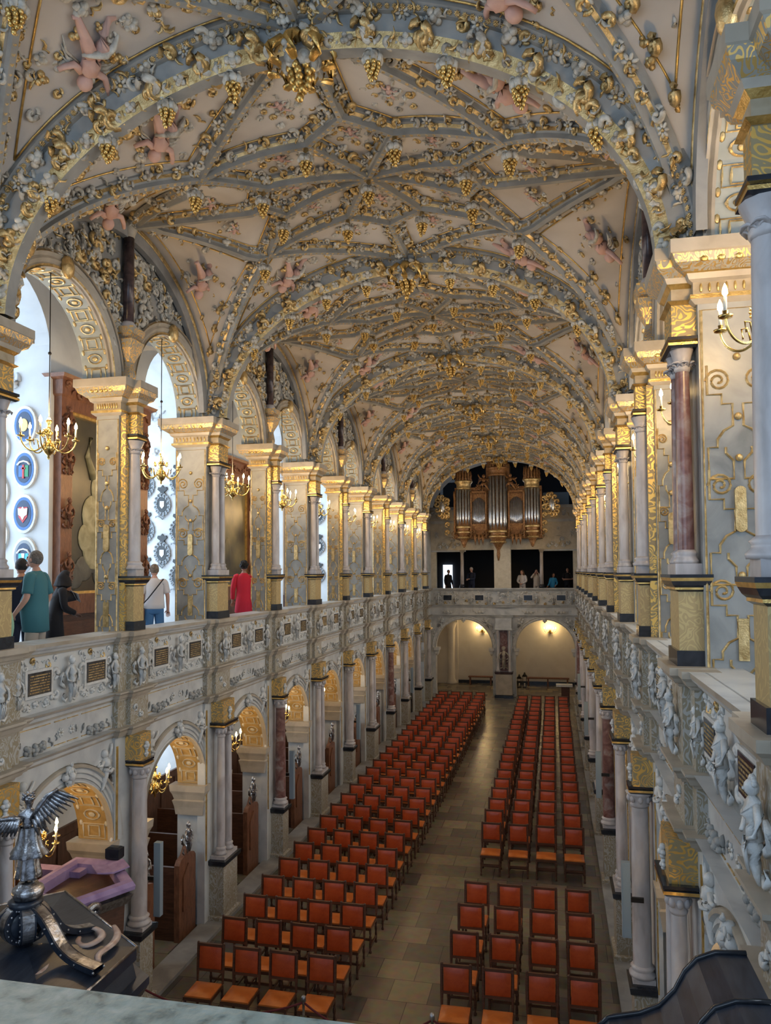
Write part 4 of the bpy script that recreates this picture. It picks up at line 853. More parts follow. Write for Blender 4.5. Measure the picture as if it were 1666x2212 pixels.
# ------------------------------------------------------------------ organ
def organ():
    t = thing('pipe_organ', 'carved brown and gilded pipe organ with silver pipes hanging in front of the loft', 'organ', (XC-.17, 39.9, 0))
    g = G(); box(g, -2.25, 2.25, .1, 1.3, 8.3, 11.0); box(g, -.6, .6, .1, 1.3, 11.0, 12.2); obj('case', g, [M['organ']], t)
    pr = dict(c=(0, .47, 8.75, 11.55, 8.05), l=(-1.78, .38, 9.0, 10.9, 8.3), r=(1.75, .38, 9.0, 10.9, 8.3))
    for k, (cx, R, z0, z1, zbm) in pr.items():
        g = G(); lathe(g, [(.04, zbm-.9 if k == 'c' else zbm-.45), (.10, zbm-.6 if k == 'c' else zbm-.35), (.08, zbm-.35), (R*.55, zbm-.05), (R*.75, zbm+.02), (R*.8, zbm+.2), (R*1.1, zbm+.3), (R*1.1, zbm+.36), (R*.95, zbm+.4), (R*.95, z0-.12), (R*1.12, z0-.08), (R*1.1, z0)], cx, .15, 20); obj('tower_base', g, [M['organ']], t)
        g = G(); lathe(g, [(R*1.12, z0-.15), (R*1.18, z0-.10), (R*1.12, z0-.02)], cx, .15, 20); lathe(g, [(R*1.0, zbm+.28), (R*1.16, zbm+.34), (R*1.0, zbm+.40)], cx, .15, 20)
        for q in range(10): a = PI + q*PI/9; g.merge(T['leafg'], frame_from((math.cos(a), math.sin(a), 0), (0, 0, -1))*.34, (cx+R*.7*math.cos(a), .15+R*.7*math.sin(a), zbm+.15), {1: 0})
        obj('gilded_moulding', g, [M['gold2']], t)
        g = G(); lathe(g, [(R*1.0, z1), (R*1.05, z1+.05), (R*1.0, z1+.1), (R*1.0, z1+.28), (R*1.15, z1+.33), (R*1.25, z1+.4), (R*1.25, z1+.45)], cx, .15, 20); obj('tower_cornice', g, [M['gold2'] if k != 'c' else M['organ']], t)
        n = 7
        for q in range(n):
            a = PI*1.08 + q*PI*.84/(n-1); rp = R*.145; dz = -.25*abs(q-3)/3*0
            g = G(); lathe(g, [(rp*.15, z0), (rp, z0+.38), (rp, z1-.02-dz)], cx+R*.92*math.cos(a), .15+R*.92*math.sin(a), 10, smooth=True); obj('pipe', g, [M['tin']], t)
        g = G(); rs = np.random.RandomState(4)
        for q in range(9):
            a = PI + q*PI/8; x, y = cx+R*1.0*math.cos(a), .15+R*1.0*math.sin(a); h = .34+.22*rs.rand(); lathe(g, [(.05, z1+.45), (.08, z1+.5), (.045, z1+.62), (.07, z1+.72), (.03, z1+.5+h), (.0, z1+.6+h)], x, y, 8)
        for q in range(4): g.merge(T['herm'], rotm('Z', PI)*.55, (cx+R*(-.6+.4*q), -.05, z1+.45))
        if k == 'c': 
            for q in range(5): a = -PI*.9+q*PI*.2; tube(g, [(cx+.45*math.cos(a), .15+.4*math.sin(a), z1+.55), (cx+.6*math.cos(a), .15+.5*math.sin(a), z1+.85), (cx+.3*math.cos(a), .15, z1+1.05)], [.06, .07, .03], 6)
        obj('finial_carving', g, [M['organ']], t)
    for cx in (-.98, .94):
        g = G(); box(g, cx-.36, cx+.36, .02, .1, 8.75, 10.75); obj('flat_panel', g, [M['organ']], t)
        for q in range(11):
            u = (q-5)/5; x = cx+.30*u; zt = 10.45-.22*u*u; g = G(); lathe(g, [(.006, 9.05), (.022, 9.2+.2*abs(u)), (.022, zt)], x, -.01, 8); obj('pipe', g, [M['tin']], t)
        g = G(); 
        for k in range(9): box(g, cx-.4+.09*k, cx-.36+.09*k, -.06, .1, 10.62, 10.7)
        box(g, cx-.42, cx+.42, -.08, .1, 10.7, 10.78); box(g, cx-.42, cx+.42, -.08, .1, 8.98, 9.06)
        g.merge(T['putto'], rotm('Z', PI)*.7, (cx+(.28 if cx < 0 else -.28), 0, 11.0), {2: 0}); g.merge(T['ros'], rotm('Z', PI)*.35, (cx, 0, 11.0), {1: 0})
        for k in range(6): g.merge(T['curlw'], rotm('Z', PI) @ rotm('Y', k)*.34, (cx-.3+.12*k, 0, 8.55), {1: 0})
        for k in range(3): tube(g, [(cx-.2+.2*k, 0, 8.5), (cx-.2+.2*k, -.05, 8.2), (cx-.2+.2*k, 0, 7.95)], [.1, .06, .01], 6)
        obj('carved_frame', g, [M['organ']], t)
    for s in (-1, 1):
        g = G(); cx = s*2.85 - (.05 if s < 0 else .1); ball(g, (cx, .1, 10.0), (.22, .16, .42), 1, 12, 8)
        for k in range(12): a = k*PI/6; g.merge(T['curlw'], rotm('Z', PI) @ rotm('Y', a)*.36, (cx+.30*math.cos(a), 0, 10.0+.55*math.sin(a)), {0: 0, 1: 0})
        for k in range(5): g.merge(T['curlg'], rotm('Z', PI)*.35, (cx-s*.32, 0, 8.5+.42*k), {1: 0})
        obj('wing_carving', g, [M['gold2'], M['tin']], t)
    g = G()
    for cx in (-2.25, -1.38, -.60, .56, 1.34, 2.2):
        lathe(g, [(.06, 8.6), (.07, 8.8), (.045, 9.0), (.045, 10.4), (.07, 10.6), (.05, 10.8)], cx, -.05, 8)
        g.merge(T['herm'], rotm('Z', PI)*.55, (cx, -.05, 8.3))
    obj('case_figures', g, [M['organ']], t)
organ()
# ------------------------------------------------------------------ chairs
def make_chair():
    t = thing('chair', '', 'chair')
    g = G(); n = 9; V = []
    for a in range(n):
        for b in range(n):
            u, v = a/(n-1)*2-1, b/(n-1)*2-1; V.append((u*.205, -.23+v*.20, .455 + .035*(1-u**4)*(1-v**4)))
    F = [[i*n+j, (i+1)*n+j, (i+1)*n+j+1, i*n+j+1] for i in range(n-1) for j in range(n-1)]; g.add(V, np.array(F), 0, True); box(g, -.205, .205, -.43, -.03, .43, .456); obj('seat', g, [M['seat']], t)
    g = G(); box(g, -.22, .22, -.445, -.015, .39, .435); obj('seat_frame', g, [M['wood']], t)
    g = G(); V = []
    for a in range(n):
        for b in range(n):
            u, v = a/(n-1)*2-1, b/(n-1)*2-1; z = .80+v*.165; V.append((u*.178, -.012+.06*(z-.45)-.028*(1-u**4)*(1-v**4), z))
    b0 = len(V); V2 = [(x, .03+.06*(z-.45), z) for x, y, z in V]; g.add(V, np.array(F), 0, True); g.add(V2, np.array([f[::-1] for f in F]), 0, True); obj('backrest', g, [M['leather']], t)
    g = G(); ty = lambda z: .06*(z-.45)
    for x in (-.205, .205):
        tube(g, [(x, ty(.44), .44), (x, ty(.56), .56), (x, ty(.6), .6), (x, ty(.99), .99)], [.018, .020, .024, .022], 6, 0, False); ball(g, (x, ty(1.0), 1.0), .022, 0, 6, 4)
    for z in (.62, .98): box(g, -.2, .2, ty(z)-.018, ty(z)+.018, z-.02, z+.02)
    obj('back_frame', g, [M['wood']], t)
    for x in (-.2, .2):
        for y in (-.42, -.01):
            g = G(); lathe(g, [(.022, 0), (.026, .03), (.014, .05), (.020, .10), (.022, .15), (.016, .20), (.024, .23), (.024, .28), (.014, .30), (.022, .34), (.022, .40)], x, y, 8); obj('leg', g, [M['wood']], t)
    g = G()
    for x in (-.2, .2): box(g, x-.012, x+.012, -.41, -.02, .11, .135)
    box(g, -.19, .19, -.225, -.205, .11, .135); box(g, -.19, .19, -.432, -.408, .22, .25); obj('stretcher', g, [M['wood']], t)
    return t
ch0 = None; colw = ['outermost', 'second from the wall', 'second from the aisle', 'aisle']
def put_chair(n, Y, lab, grp):
    global ch0
    rz = (RS.rand()-.5)*.05; p = (XC+n+(RS.rand()-.5)*.02, Y, 0)
    if ch0 is None: ch0 = make_chair(); ch0.location = p; ch0['label'] = lab; ch0['group'] = grp
    else: dup(ch0, p, rz, lab, grp)
NL, NR = [-2.535, -1.95, -1.37, -.79], [1.17, 1.77, 2.37, 2.945]
rowsL = [10.92, 11.82, 12.70] + [13.56+.89*k for k in range(26)]
rowsR = [11.05, 12.07, 13.07, 14.02] + [17.35+.94*k for k in range(20)]
def nth(k): return ['front', 'second', 'third', 'fourth', 'fifth', 'sixth', 'seventh', 'eighth', 'ninth', 'tenth', '11th', '12th', '13th', '14th', '15th', '16th', '17th', '18th', '19th', '20th', '21st', '22nd', '23rd', '24th', '25th', '26th', '27th', '28th', '29th', '30th'][k]
for k, Y in enumerate(rowsL):
    for c, n in enumerate(NL): put_chair(n, Y, f'orange leather chair, left block, {nth(k)} row, {["at the columns", "second from the columns", "second from the aisle", "on the aisle"][c]}', 'chairs in the left block')
for k, Y in enumerate(rowsR):
    for c, n in enumerate(NR): put_chair(n, Y, f'orange leather chair, right block, {nth(k)} row, {["on the aisle", "second from the aisle", "second from the columns", "at the columns"][c]}', 'chairs in the right block')
# ------------------------------------------------------------------ chandeliers
def chandelier(ztop, zc, R, n, nm, col):
    t = thing(nm, '', 'chandelier'); z = zc
    g = G(); tube(g, [(0, 0, z+.28), (0, 0, ztop)], .008, 5); ball(g, (0, 0, z+1.2), .025, 0, 7, 5); obj('hanging_rod', g, [M['iron']], t)
    g = G(); lathe(g, [(.0, z-.30), (.02, z-.27), (.015, z-.24), (.06, z-.2), (.09, z-.14), (.08, z-.07), (.03, z-.03), (.035, z+.04), (.06, z+.08), (.025, z+.12), (.02, z+.2), (.045, z+.24), (.01, z+.3)], 0, 0, 14); obj('body', g, [M['brass']], t)
    for k in range(n):
        a = 2*PI*k/n + .3; ca, sa = math.cos(a), math.sin(a)
        P = [(ca*r, sa*r, zz) for r, zz in ((.05, z-.04), (R*.3, z-.16), (R*.6, z-.20), (R*.88, z-.14), (R, z-.04), (R, z+.0))]
        g = G(); tube(g, smooth(P, 2), .011, 5); lathe(g, [(.01, z-.01), (.05, z+.0), (.055, z+.015), (.015, z+.02), (.02, z+.05)], ca*R, sa*R, 10); tube(g, [(ca*R*.35, sa*R*.35, z-.15), (ca*R*.42, sa*R*.42, z-.02), (ca*R*.55, sa*R*.55, z-.02), (ca*R*.52, sa*R*.52, z-.10)], .008, 5)
        q = G(); 
        if k % 2 == 0: g.merge(T['rosg'], frame_from((ca, sa, 0), (0, 0, 1))*.11, (ca*R*.3, sa*R*.3, z+.08), {1: 0})
        ar = obj('arm', g, [M['brass']], t); g = G(); lathe(g, [(.013, z+.05), (.012, z+.16)], ca*R, sa*R, 8); obj('candle', g, [M['candle']], ar)
        g = G(); lathe(g, [(.006, z+.16), (.022, z+.185), (.018, z+.22), (.002, z+.26)], ca*R, sa*R, 8); obj('flame_bulb', g, [M['flame']], ar)
    return t
def plight(loc, e, r=.18, col=(1.0, .66, .32)):
    d = bpy.data.lights.new('candle_and_fill_light', 'POINT'); d.energy = e; d.color = col; d.shadow_soft_size = r; o = bpy.data.objects.new('candle_and_fill_light', d); C.objects.link(o); o.location = loc
cu = cl = None
for i in range(-1, 10):
    for s in (-1, 1):
        Y = YI(i)+S/2; p = (XC+s*4.22, Y, 0); lab = f'brass chandelier with lit candles in the {side[s]} gallery arch, {ordn[i+1]} from the front'
        if cu is None: cu = chandelier(10.84, 8.48, .36, 6, 'chandelier', 0); cu.location = p; cu['label'] = lab; cu['group'] = 'gallery chandeliers'
        else: dup(cu, p, RS.rand(), lab, 'gallery chandeliers')
        plight((p[0], p[1], 8.78), 62 if i < 7 else 66)
        if i > 8: continue
        p = (XC+s*4.30, Y, 0); lab = f'small brass chandelier with lit candles in the lower {side[s]} arcade, {ordn[i+1]} from the front'
        if cl is None: cl = chandelier(3.75, 2.95, .27, 5, 'small_chandelier', 0); cl.location = p; cl['label'] = lab; cl['group'] = 'lower arcade chandeliers'
        else: dup(cl, p, RS.rand(), lab, 'lower arcade chandeliers')
        plight((p[0]+s*.1, p[1], 3.25), 9, .12)
for x, nm in ((-1.37-.1, 'left'), (2.13+.1, 'right')):
    t = thing('wall_sconce', f'brass sconce of lit candles on the cream back wall behind the {nm} arch', 'wall lamp', (XC+x*1.06, 45.55, 0)); g = G(); lathe(g, [(.02, 2.95), (.09, 3.05), (.05, 3.2), (.02, 3.3)], 0, -.08, 10); obj('back_plate', g, [M['brass']], t)
    for k in range(5):
        a = -PI*.9 + k*PI*.2; g = G(); tube(g, [(0, -.08, 3.1), (.2*math.cos(a), -.1+.16*math.sin(a), 3.0), (.34*math.cos(a), -.1+.28*math.sin(a), 3.14)], .012, 5); obj('arm', g, [M['brass']], t)
        g = G(); lathe(g, [(.014, 3.14), (.014, 3.26)], .34*math.cos(a), -.1+.28*math.sin(a), 8); obj('candle', g, [M['candle']], t); g = G(); ball(g, (.34*math.cos(a), -.1+.28*math.sin(a), 3.3), (.018, .018, .035), 0, 8, 6); obj('flame_bulb', g, [M['flame']], t)
    plight((XC+x*1.06, 45.2, 3.35), 30, .12, (1, .66, .26))
    plight((XC+x, 43.6, 4.2), 14, .3, (1, .8, .6))  # added warm fill for the back wall, no candle stands here
# benches, lanterns, stone table at the back
for x0, x1, nm in ((-2.35, .25, 'left'), (1.0, 3.4, 'right')):
    t = thing('wooden_bench', f'long brown wooden bench along the back wall behind the {nm} arch', 'bench', (XC+(x0+x1)/2, 45.1, 0)); w = (x1-x0)/2
    g = G(); box(g, -w, w, -.2, .2, .42, .48); obj('seat', g, [M['wood2']], t)
    for x in (-w+.1, 0, w-.1): g = G(); box(g, x-.04, x+.04, -.17, .17, 0, .42); obj('leg', g, [M['wood2']], t)
for k, x in enumerate((.62, .92)):
    t = thing('floor_lantern', ['small black lantern on the floor beside the pillar', 'taller black lantern with pointed top beside the right bench'][k], 'lantern', (XC+x, 44.3, 0)); h = .5 if k == 0 else .62
    g = G(); stack(g, -.11, .11, -.11, .11, [(0, 0), (0, .05)]); 
    for a in (-.1, .1):
        for b in (-.1, .1): box(g, a-.012, a+.012, b-.012, b+.012, .05, h)
    obj('frame', g, [M['iron']], t); g = G(); lathe(g, [(.17, h), (.06, h+.14), (.05, h+.2), (.0, h+.26)], 0, 0, 4); obj('roof', g, [M['iron']], t); g = G(); lathe(g, [(.03, .05), (.03, .25)], 0, 0, 8); obj('candle', g, [M['candle']], t)
t = thing('stone_table', 'small pale stone table at the far right beside the arcade', 'table', (XC+3.1, 39.3, 0)); g = G(); box(g, -.45, .35, -.25, .25, .86, .96); obj('top', g, [M['white']], t); g = G(); stack(g, -.2, .2, -.15, .15, [(.03, 0), (0, .1), (0, .86)]); obj('pedestal', g, [M['wood']], t)
# loudspeakers
def speaker(n, Y, z0, z1, lab):
    t = thing('column_speaker', lab, 'loudspeaker', (XC+n, Y, 0)); g = G(); box(g, -.055, .055, -.05, .05, z0, z1); obj('cabinet', g, [M['speaker']], t); g = G(); box(g, -.045, .045, -.056, -.05, z0+.02, z1-.02); obj('grille', g, [M['speaker']], t)
    s = 1 if n < 0 else -1; g = G(); box(g, min(-s*.05, -s*.22), max(-s*.05, -s*.22), -.02, .02, (z0+z1)/2-.03, (z0+z1)/2+.03); obj('bracket', g, [M['iron']], t)
for k, (n, Y, z0, z1) in enumerate([(-3.55, YI(1)+.33, 1.22, 2.36), (-3.52, YI(3)+.33, 1.25, 2.38), (-3.52, YI(5)+.4, 1.3, 2.4), (-3.52, YI(8)+.5, 1.3, 2.4), (3.47, YI(1)-.30, 1.85, 2.80), (3.47, YI(3)-.30, 1.85, 2.80), (3.47, YI(5)-.30, 1.85, 2.80), (3.47, YI(7)-.30, 1.85, 2.80)]):
    speaker(n, Y, z0, z1, f'slim tall grey loudspeaker on the {"left" if n < 0 else "right"} arcade column, {ordn[k if k < 4 else k-4]} from the front')
# pews with carved ends behind the lower left arcade
def pew():
    t = thing('carved_pew', '', 'pew'); g = G(); P = [(-.32, 0), (-.32, 1.35), (-.26, 1.42), (-.12, 1.46), (.0, 1.60), (.10, 1.46), (.26, 1.42), (.32, 1.35), (.32, 0)]
    prism(g, [(p[0], p[1]) for p in P], 4.02, 4.12, 'x'); obj('carved_end', g, [M['wood2']], t); g = G(); prism(g, [(-.2, .5), (-.2, 1.1), (0, 1.3), (.2, 1.1), (.2, .5)], 3.995, 4.02, 'x'); obj('end_panel', g, [M['wood2']], t)
    g = G(); box(g, 4.12, 6.2, -.28, -.22, 0, 1.3); obj('back', g, [M['wood']], t); g = G(); box(g, 4.12, 6.2, -.22, .25, .42, .47); obj('bench', g, [M['wood']], t)
    g = G(); g.merge(T['herm'], frame_from((-1, 0, 0), (0, 0, 1))*.62, (4.08, 0, 1.45)); obj('carved_finial', g, [M['silver']], t); return t
pw = None
for i in range(0, 9):
    for d in (.75, 2.25):
        lab = f'dark wooden pew with carved figure end in the lower left arcade, {ordn[(i*2+(d>1))//2]} bay, {"near" if d < 1 else "far"} one'; p = (XC, YI(i)+d, 0)
        if pw is None: pw = pew(); pw.location = p; pw.scale = (-1, 1, 1); pw['label'] = lab; pw['group'] = 'pews'
        else: dup(pw, p, 0, lab, 'pews', True)
# ------------------------------------------------------------------ shields and paintings in the left gallery
def oval(g, rx, rz, y0, y1, m=0, n=28, hole=None):
    A_ = np.linspace(0, 2*PI, n, endpoint=False)
    if hole is None: prism(g, [(rx*math.cos(a), rz*math.sin(a)) for a in A_], y0, y1, 'y', m)
    else:
        P = [(rx*math.cos(a), 0, rz*math.sin(a)) for a in np.linspace(0, 2*PI, n+1)]; tube(g, P, hole, 6, m, True, False)
    return g
SHC = {k: mat('shield_'+k, c, .4) for k, c in dict(navy=(.02, .05, .12), blue=(.05, .16, .42), green=(.03, .28, .14), red=(.55, .05, .06), white=(.8, .8, .8), sky=(.05, .5, .75), gold=(.75, .6, .25), black=(.02, .025, .03), grey=(.28, .31, .34)).items()}
def shield_round(nm, loc, kind):
    t = thing('coat_of_arms', nm, 'coat of arms', loc)
    g = G(); oval(g, .25, .36, -.05, 0); obj('backing', g, [M['white']], t); g = G(); oval(g, .235, .345, -.05, -.05, hole=.028); oval(g, .17, .26, -.05, 0, hole=.012); obj('frame', g, [M['white']], t)
    g = G(); oval(g, .205, .305, -.055, -.05); obj('blue_ring', g, [SHC['grey'] if kind == 3 else SHC['blue']], t)
    g = G(); oval(g, .16, .25, -.06, -.055); f = obj('field', g, [SHC['navy']], t)
    if kind == 0:
        g = G(); oval(g, .09, .12, -.075, -.06); obj('gilt_disc', g, [SHC['gold']], f)
    elif kind == 1:
        g = G(); box(g, -.10, 0, -.07, -.06, -.14, .07); obj('left_half', g, [SHC['blue']], f); g = G(); box(g, 0, .10, -.07, -.06, -.14, .07); obj('right_half', g, [SHC['green']], f); g = G(); box(g, -.018, .018, -.08, -.06, -.17, .08); box(g, -.04, .04, -.08, -.06, .0, .03); obj('cross', g, [SHC['red']], f)
        g = G(); tube(g, [(-.13, -.07, .08), (-.08, -.07, .13), (0, -.07, .15), (.08, -.07, .13), (.13, -.07, .08)], .018, 6); obj('banner', g, [SHC['white']], f)
    elif kind == 2:
        g = G(); prism(g, [(-.09, .12), (.09, .12), (.09, -.06), (0, -.17), (-.09, -.06)], -.07, -.06, 'y'); obj('blue_shield', g, [SHC['red']], f)
        g = G(); prism(g, [(0, .13), (.03, .09), (.10, .10), (.09, -.02), (.04, -.05), (0, -.12), (-.04, -.05), (-.09, -.02), (-.10, .10), (-.03, .09)], -.08, -.07, 'y'); obj('white_eagle', g, [SHC['white']], f)
    else:
        g = G(); prism(g, [(-.10, .06), (.10, .06), (.10, -.10), (0, -.2), (-.10, -.10)], -.07, -.06, 'y'); obj('sky_blue_shield', g, [SHC['sky']], f); g = G(); prism(g, [(-.035, .06), (.035, .06), (0, -.16)], -.08, -.07, 'y'); obj('white_wedge', g, [SHC['white']], f)
        g = G(); tube(g, [(-.13, -.07, .06), (-.08, -.07, .12), (0, -.07, .14), (.08, -.07, .12), (.13, -.07, .06)], .018, 6); obj('banner', g, [SHC['white']], f)
    return t
def cartouche():
    t = thing('cartouche', '', 'coat of arms'); g = G(); oval(g, .23, .30, -.03, 0)
    for k in range(14): a = k*PI/7; g.merge(T['curlw'], rotm('Z', PI) @ rotm('Y', a)*.14, (.21*math.cos(a), -.03, .27*math.sin(a)), {0: 0})
    g.merge(T['leafw'], rotm('Z', PI)*.3, (0, -.03, -.40), {0: 0}); obj('scroll_frame', g, [SHC['grey']], t)
    g = G(); prism(g, [(-.10, .26), (-.05, .33), (-.14, .40), (-.12, .47), (-.04, .46), (0, .52), (.04, .46), (.12, .47), (.14, .40), (.05, .33), (.10, .26)], -.05, 0, 'y'); obj('crest', g, [SHC['black']], t)
    g = G(); oval(g, .15, .21, -.06, -.06, hole=.022); obj('white_ring', g, [M['white']], t); g = G(); oval(g, .14, .20, -.05, -.03); f = obj('field', g, [SHC['black']], t)
    g = G(); prism(g, [(-.06, .09), (.06, .09), (.06, -.04), (0, -.11), (-.06, -.04)], -.065, -.05, 'y'); obj('small_arms', g, [SHC['white']], f); return t
kinds = [(-6.90, 9.35, 0, 'round gilt disc on a dark blue oval'), (-6.89, 8.53, 1, 'blue and green field with a red cross'), (-6.89, 7.71, 2, 'white eagle on red'), (-6.87, 6.92, 3, 'sky blue field with a white wedge')]
for n, z, k, d in kinds: shield_round(f'oval shield with {d}, left gallery wall', (XC+n, 12.3, z), k)
for q, z in enumerate((8.95, 8.12, 7.32, 6.55)): shield_round(f'oval shield half hidden at the left edge, {["topmost", "second from the top", "third from the top", "lowest"][q]}', (XC-7.48, 12.3, z), 3-q)
ca = None
for Yr, w in ((18.5, 'second'), (24.7, 'third'), (31.0, 'fourth'), (37.1, 'fifth')):
    for n, z, d in ((-7.5, 8.42, 'upper middle'), (-7.97, 8.95, 'top left'), (-7.97, 7.75, 'centre left'), (-7.5, 7.13, 'lower middle'), (-7.05, 7.7, 'centre right'), (-7.97, 6.55, 'bottom left'), (-7.05, 9.0, 'top right'), (-7.05, 6.5, 'bottom right')):
        lab = f'dark scrolled cartouche on the {w} white window recess of the left gallery, {d}'; p = (XC+n, Yr, z)
        if ca is None: ca = cartouche(); ca.location = p; ca['label'] = lab; ca['group'] = 'cartouches on the window recesses'
        else: dup(ca, p, 0, lab, 'cartouches on the window recesses')
for Yr in (12.3, 18.5, 24.7):   # white stucco scrolls above the shields
    it = []; rs = np.random.RandomState(int(Yr)); Fq = frame_from((0, -1, 0), (0, 0, 1))
    for k in range(26): it.append((['curlw', 'leafw', 'curlw', 'fruit'][k % 4], Fq, np.array([-6.7-1.4*rs.rand(), Yr, 9.8+2.0*rs.rand()]), .22+.2*rs.rand(), rs.rand()*6))
    g = G(); relief(g, it); o = obj('trim_6', g, [M['wash'], M['wash']], kind='structure'); o.location = (XC, 0, 0)
def painting_mat(nm, fig):
    m = mat(nm, (.05, .05, .04), .35); N, L, b = nodes(m); tc = N.new('ShaderNodeTexCoord')
    t = N.new('ShaderNodeTexNoise'); t.inputs['Scale'].default_value = 1.1; t.inputs['Detail'].default_value = 5; L.new(tc.outputs['Object'], t.inputs['Vector']); r = N.new('ShaderNodeValToRGB'); e = r.color_ramp.elements
    e[0].position = .35; e[0].color = (.018, .02, .02, 1); e[1].position = .75; e[1].color = (*fig, 1); L.new(t.outputs['Fac'], r.inputs[0]); L.new(r.outputs[0], b.inputs['Base Color']); return m
M['paint1'] = painting_mat('dark_painting', (.11, .09, .045)); M['paint2'] = painting_mat('olive_painting', (.22, .19, .09)); M['pdress'] = noisy('pale_yellow_paint', [(.20, .19, .10), (.46, .43, .28)], 4, .5); M['pcloud'] = noisy('dim_cloud_paint', [(.05, .05, .045), (.14, .14, .12)], 3, .5)
def painting(Ya, Yb_, z0, z1, lab, fig, cloud=True):
    t = thing('framed_painting', lab, 'painting', (XC-6.4, (Ya+Yb_)/2, 0)); w = (Yb_-Ya)/2
    g = G(); box(g, .0, .04, -w+.3, w-.3, z0+.35, z1-.55); cv = obj('canvas', g, [M['paint1'] if fig else M['paint2']], t)
    g = G(); 
    for a, b, c, d in ((-w, -w+.34, z0, z1-.4), (w-.34, w, z0, z1-.4), (-w+.34, w-.34, z0, z0+.38), (-w+.34, w-.34, z1-.62, z1-.4)): box(g, 0, .16, a, b, c, d)
    stack(g, 0, .16, -w, w, [(0, z1-.4), (.04, z1-.36), (.05, z1-.1), (.12, z1-.06), (.16, z1)]); Fk = frame_from((1, 0, 0), (0, 0, 1))
    it = [(['curlw', 'leafw'][k % 2], Fk, np.array([.2, -w+.15+(2*w-.3)*k/15, z1-.24]), .2, k) for k in range(16)] + [('herm', Fk, np.array([.16, s*(w-.17), z0+q]), .6, 0) for s in (-1, 1) for q in (.6, 1.6, 2.6, 3.3)]
    relief(g, it); obj('carved_frame', g, [M['wood2'], M['wood2']], t)
    g = G(); 
    for a, b, c, d in ((-w+.34, -w+.39, z0+.38, z1-.62), (w-.39, w-.34, z0+.38, z1-.62), (-w+.34, w-.34, z0+.38, z0+.43), (-w+.34, w-.34, z1-.67, z1-.62)): box(g, .03, .10, a, b, c, d)
    obj('gilt_slip', g, [M['gold']], t)
    if fig:
        g = G(); c = -.35
        for (y, z, ry, rz) in ((.02, .0, .20, .30), (-.10, -.55, .38, .42), (-.05, -1.15, .42, .48), (.2, -1.3, .35, .4), (-.3, -1.0, .3, .3), (.12, .42, .12, .17)): ball(g, (.05, c+y+.1, 8.3+z), (.015, ry, rz), 0, 14, 8)
        tube(g, [(.05, c, 8.5), (.05, c-.22, 8.9), (.05, c-.1, 9.3)], [.09, .06, .04], 8, 0, flat=1)
        obj('painted_figure', g, [M['pdress']], cv); g = G()
        for k in range(8): ball(g, (.045, -w+.6+.3*k, 6.55+.15*(k % 3)), (.01, .3, .25), 0, 12, 7)
        obj('painted_clouds', g, [M['pcloud']], cv)
    else:
        g = G(); ball(g, (.045, -.1, 7.0), (.01, .25, .6), 0, 12, 8); obj('painted_glow', g, [M['paint2']], cv)
painting(12.42, 15.5, 5.84, 10.30, 'tall brown framed painting of a pale dancing figure in the left gallery', True)
painting(18.62, 21.7, 5.84, 9.85, 'tall dark olive framed painting behind the red jacket', False)
painting(24.85, 27.9, 5.84, 9.85, 'brown framed painting half hidden far along the left gallery', False)
for a, b in zip([-4.0]+[x[1] for x in NICHE], [x[0] for x in NICHE]+[41]):
    g = G(); box(g, -6.4, -6.33, a+.02, b-.02, 5.05, 5.84); box(g, -6.34, -6.30, a+.2, b-.2, 5.2, 5.7); o = obj('trim_7', g, [M['wood']], kind='structure'); o.location = (XC, 0, 0)
# ------------------------------------------------------------------ people
def skin_arrays(verts, edges, radii, sub=1, root=0):
    me = bpy.data.meshes.new('tmp'); me.from_pydata([tuple(v) for v in verts], edges, []); o = bpy.data.objects.new('tmp', me); C.objects.link(o)
    o.modifiers.new('skin', 'SKIN'); 
    if not me.skin_vertices: 
        bpy.context.view_layer.objects.active = o
    for k, r in enumerate(radii):
        sv = me.skin_vertices[0].data[k]; sv.radius = (r, r) if not isinstance(r, tuple) else r; sv.use_root = (k == root)
    s = o.modifiers.new('sub', 'SUBSURF'); s.levels = sub; s.render_levels = sub
    dg = bpy.context.evaluated_depsgraph_get(); dg.update(); ev = o.evaluated_get(dg); m2 = ev.to_mesh()
    V = np.array([v.co[:] for v in m2.vertices]); Fq = [list(p.vertices) for p in m2.polygons]; ev.to_mesh_clear()
    bpy.data.objects.remove(o); bpy.data.meshes.remove(me)
    q = [f for f in Fq if len(f) == 4]; t3 = [f for f in Fq if len(f) == 3]; out = []
    if q: out.append(np.array(q))
    if t3: out.append(np.array(t3))
    return V, out
CL = {k: mat('cloth_'+k, c, .85) for k, c in dict(teal=(.045, .17, .21), navy=(.012, .02, .05), black=(.008, .008, .012), white=(.62, .60, .62), jeans=(.06, .17, .36), red=(.62, .02, .05), mint=(.30, .50, .36), beige=(.5, .44, .38), blue=(.03, .28, .62), grey=(.2, .2, .22), khaki=(.42, .36, .3)).items()}
SK = {k: mat('skin_'+k, c, .6) for k, c in dict(fair=(.58, .33, .25), tan=(.42, .22, .15), dark=(.2, .1, .07)).items()}
HR = {k: noisy('hair_'+k, [tuple(v*.45 for v in c), tuple(min(1, v*1.3) for v in c)], 30, .7, 0, .8, 60) for k, c in dict(grey=(.16, .15, .145), black=(.01, .01, .012), brown=(.13, .07, .04), ash=(.22, .17, .13), white=(.55, .53, .5)).items()}
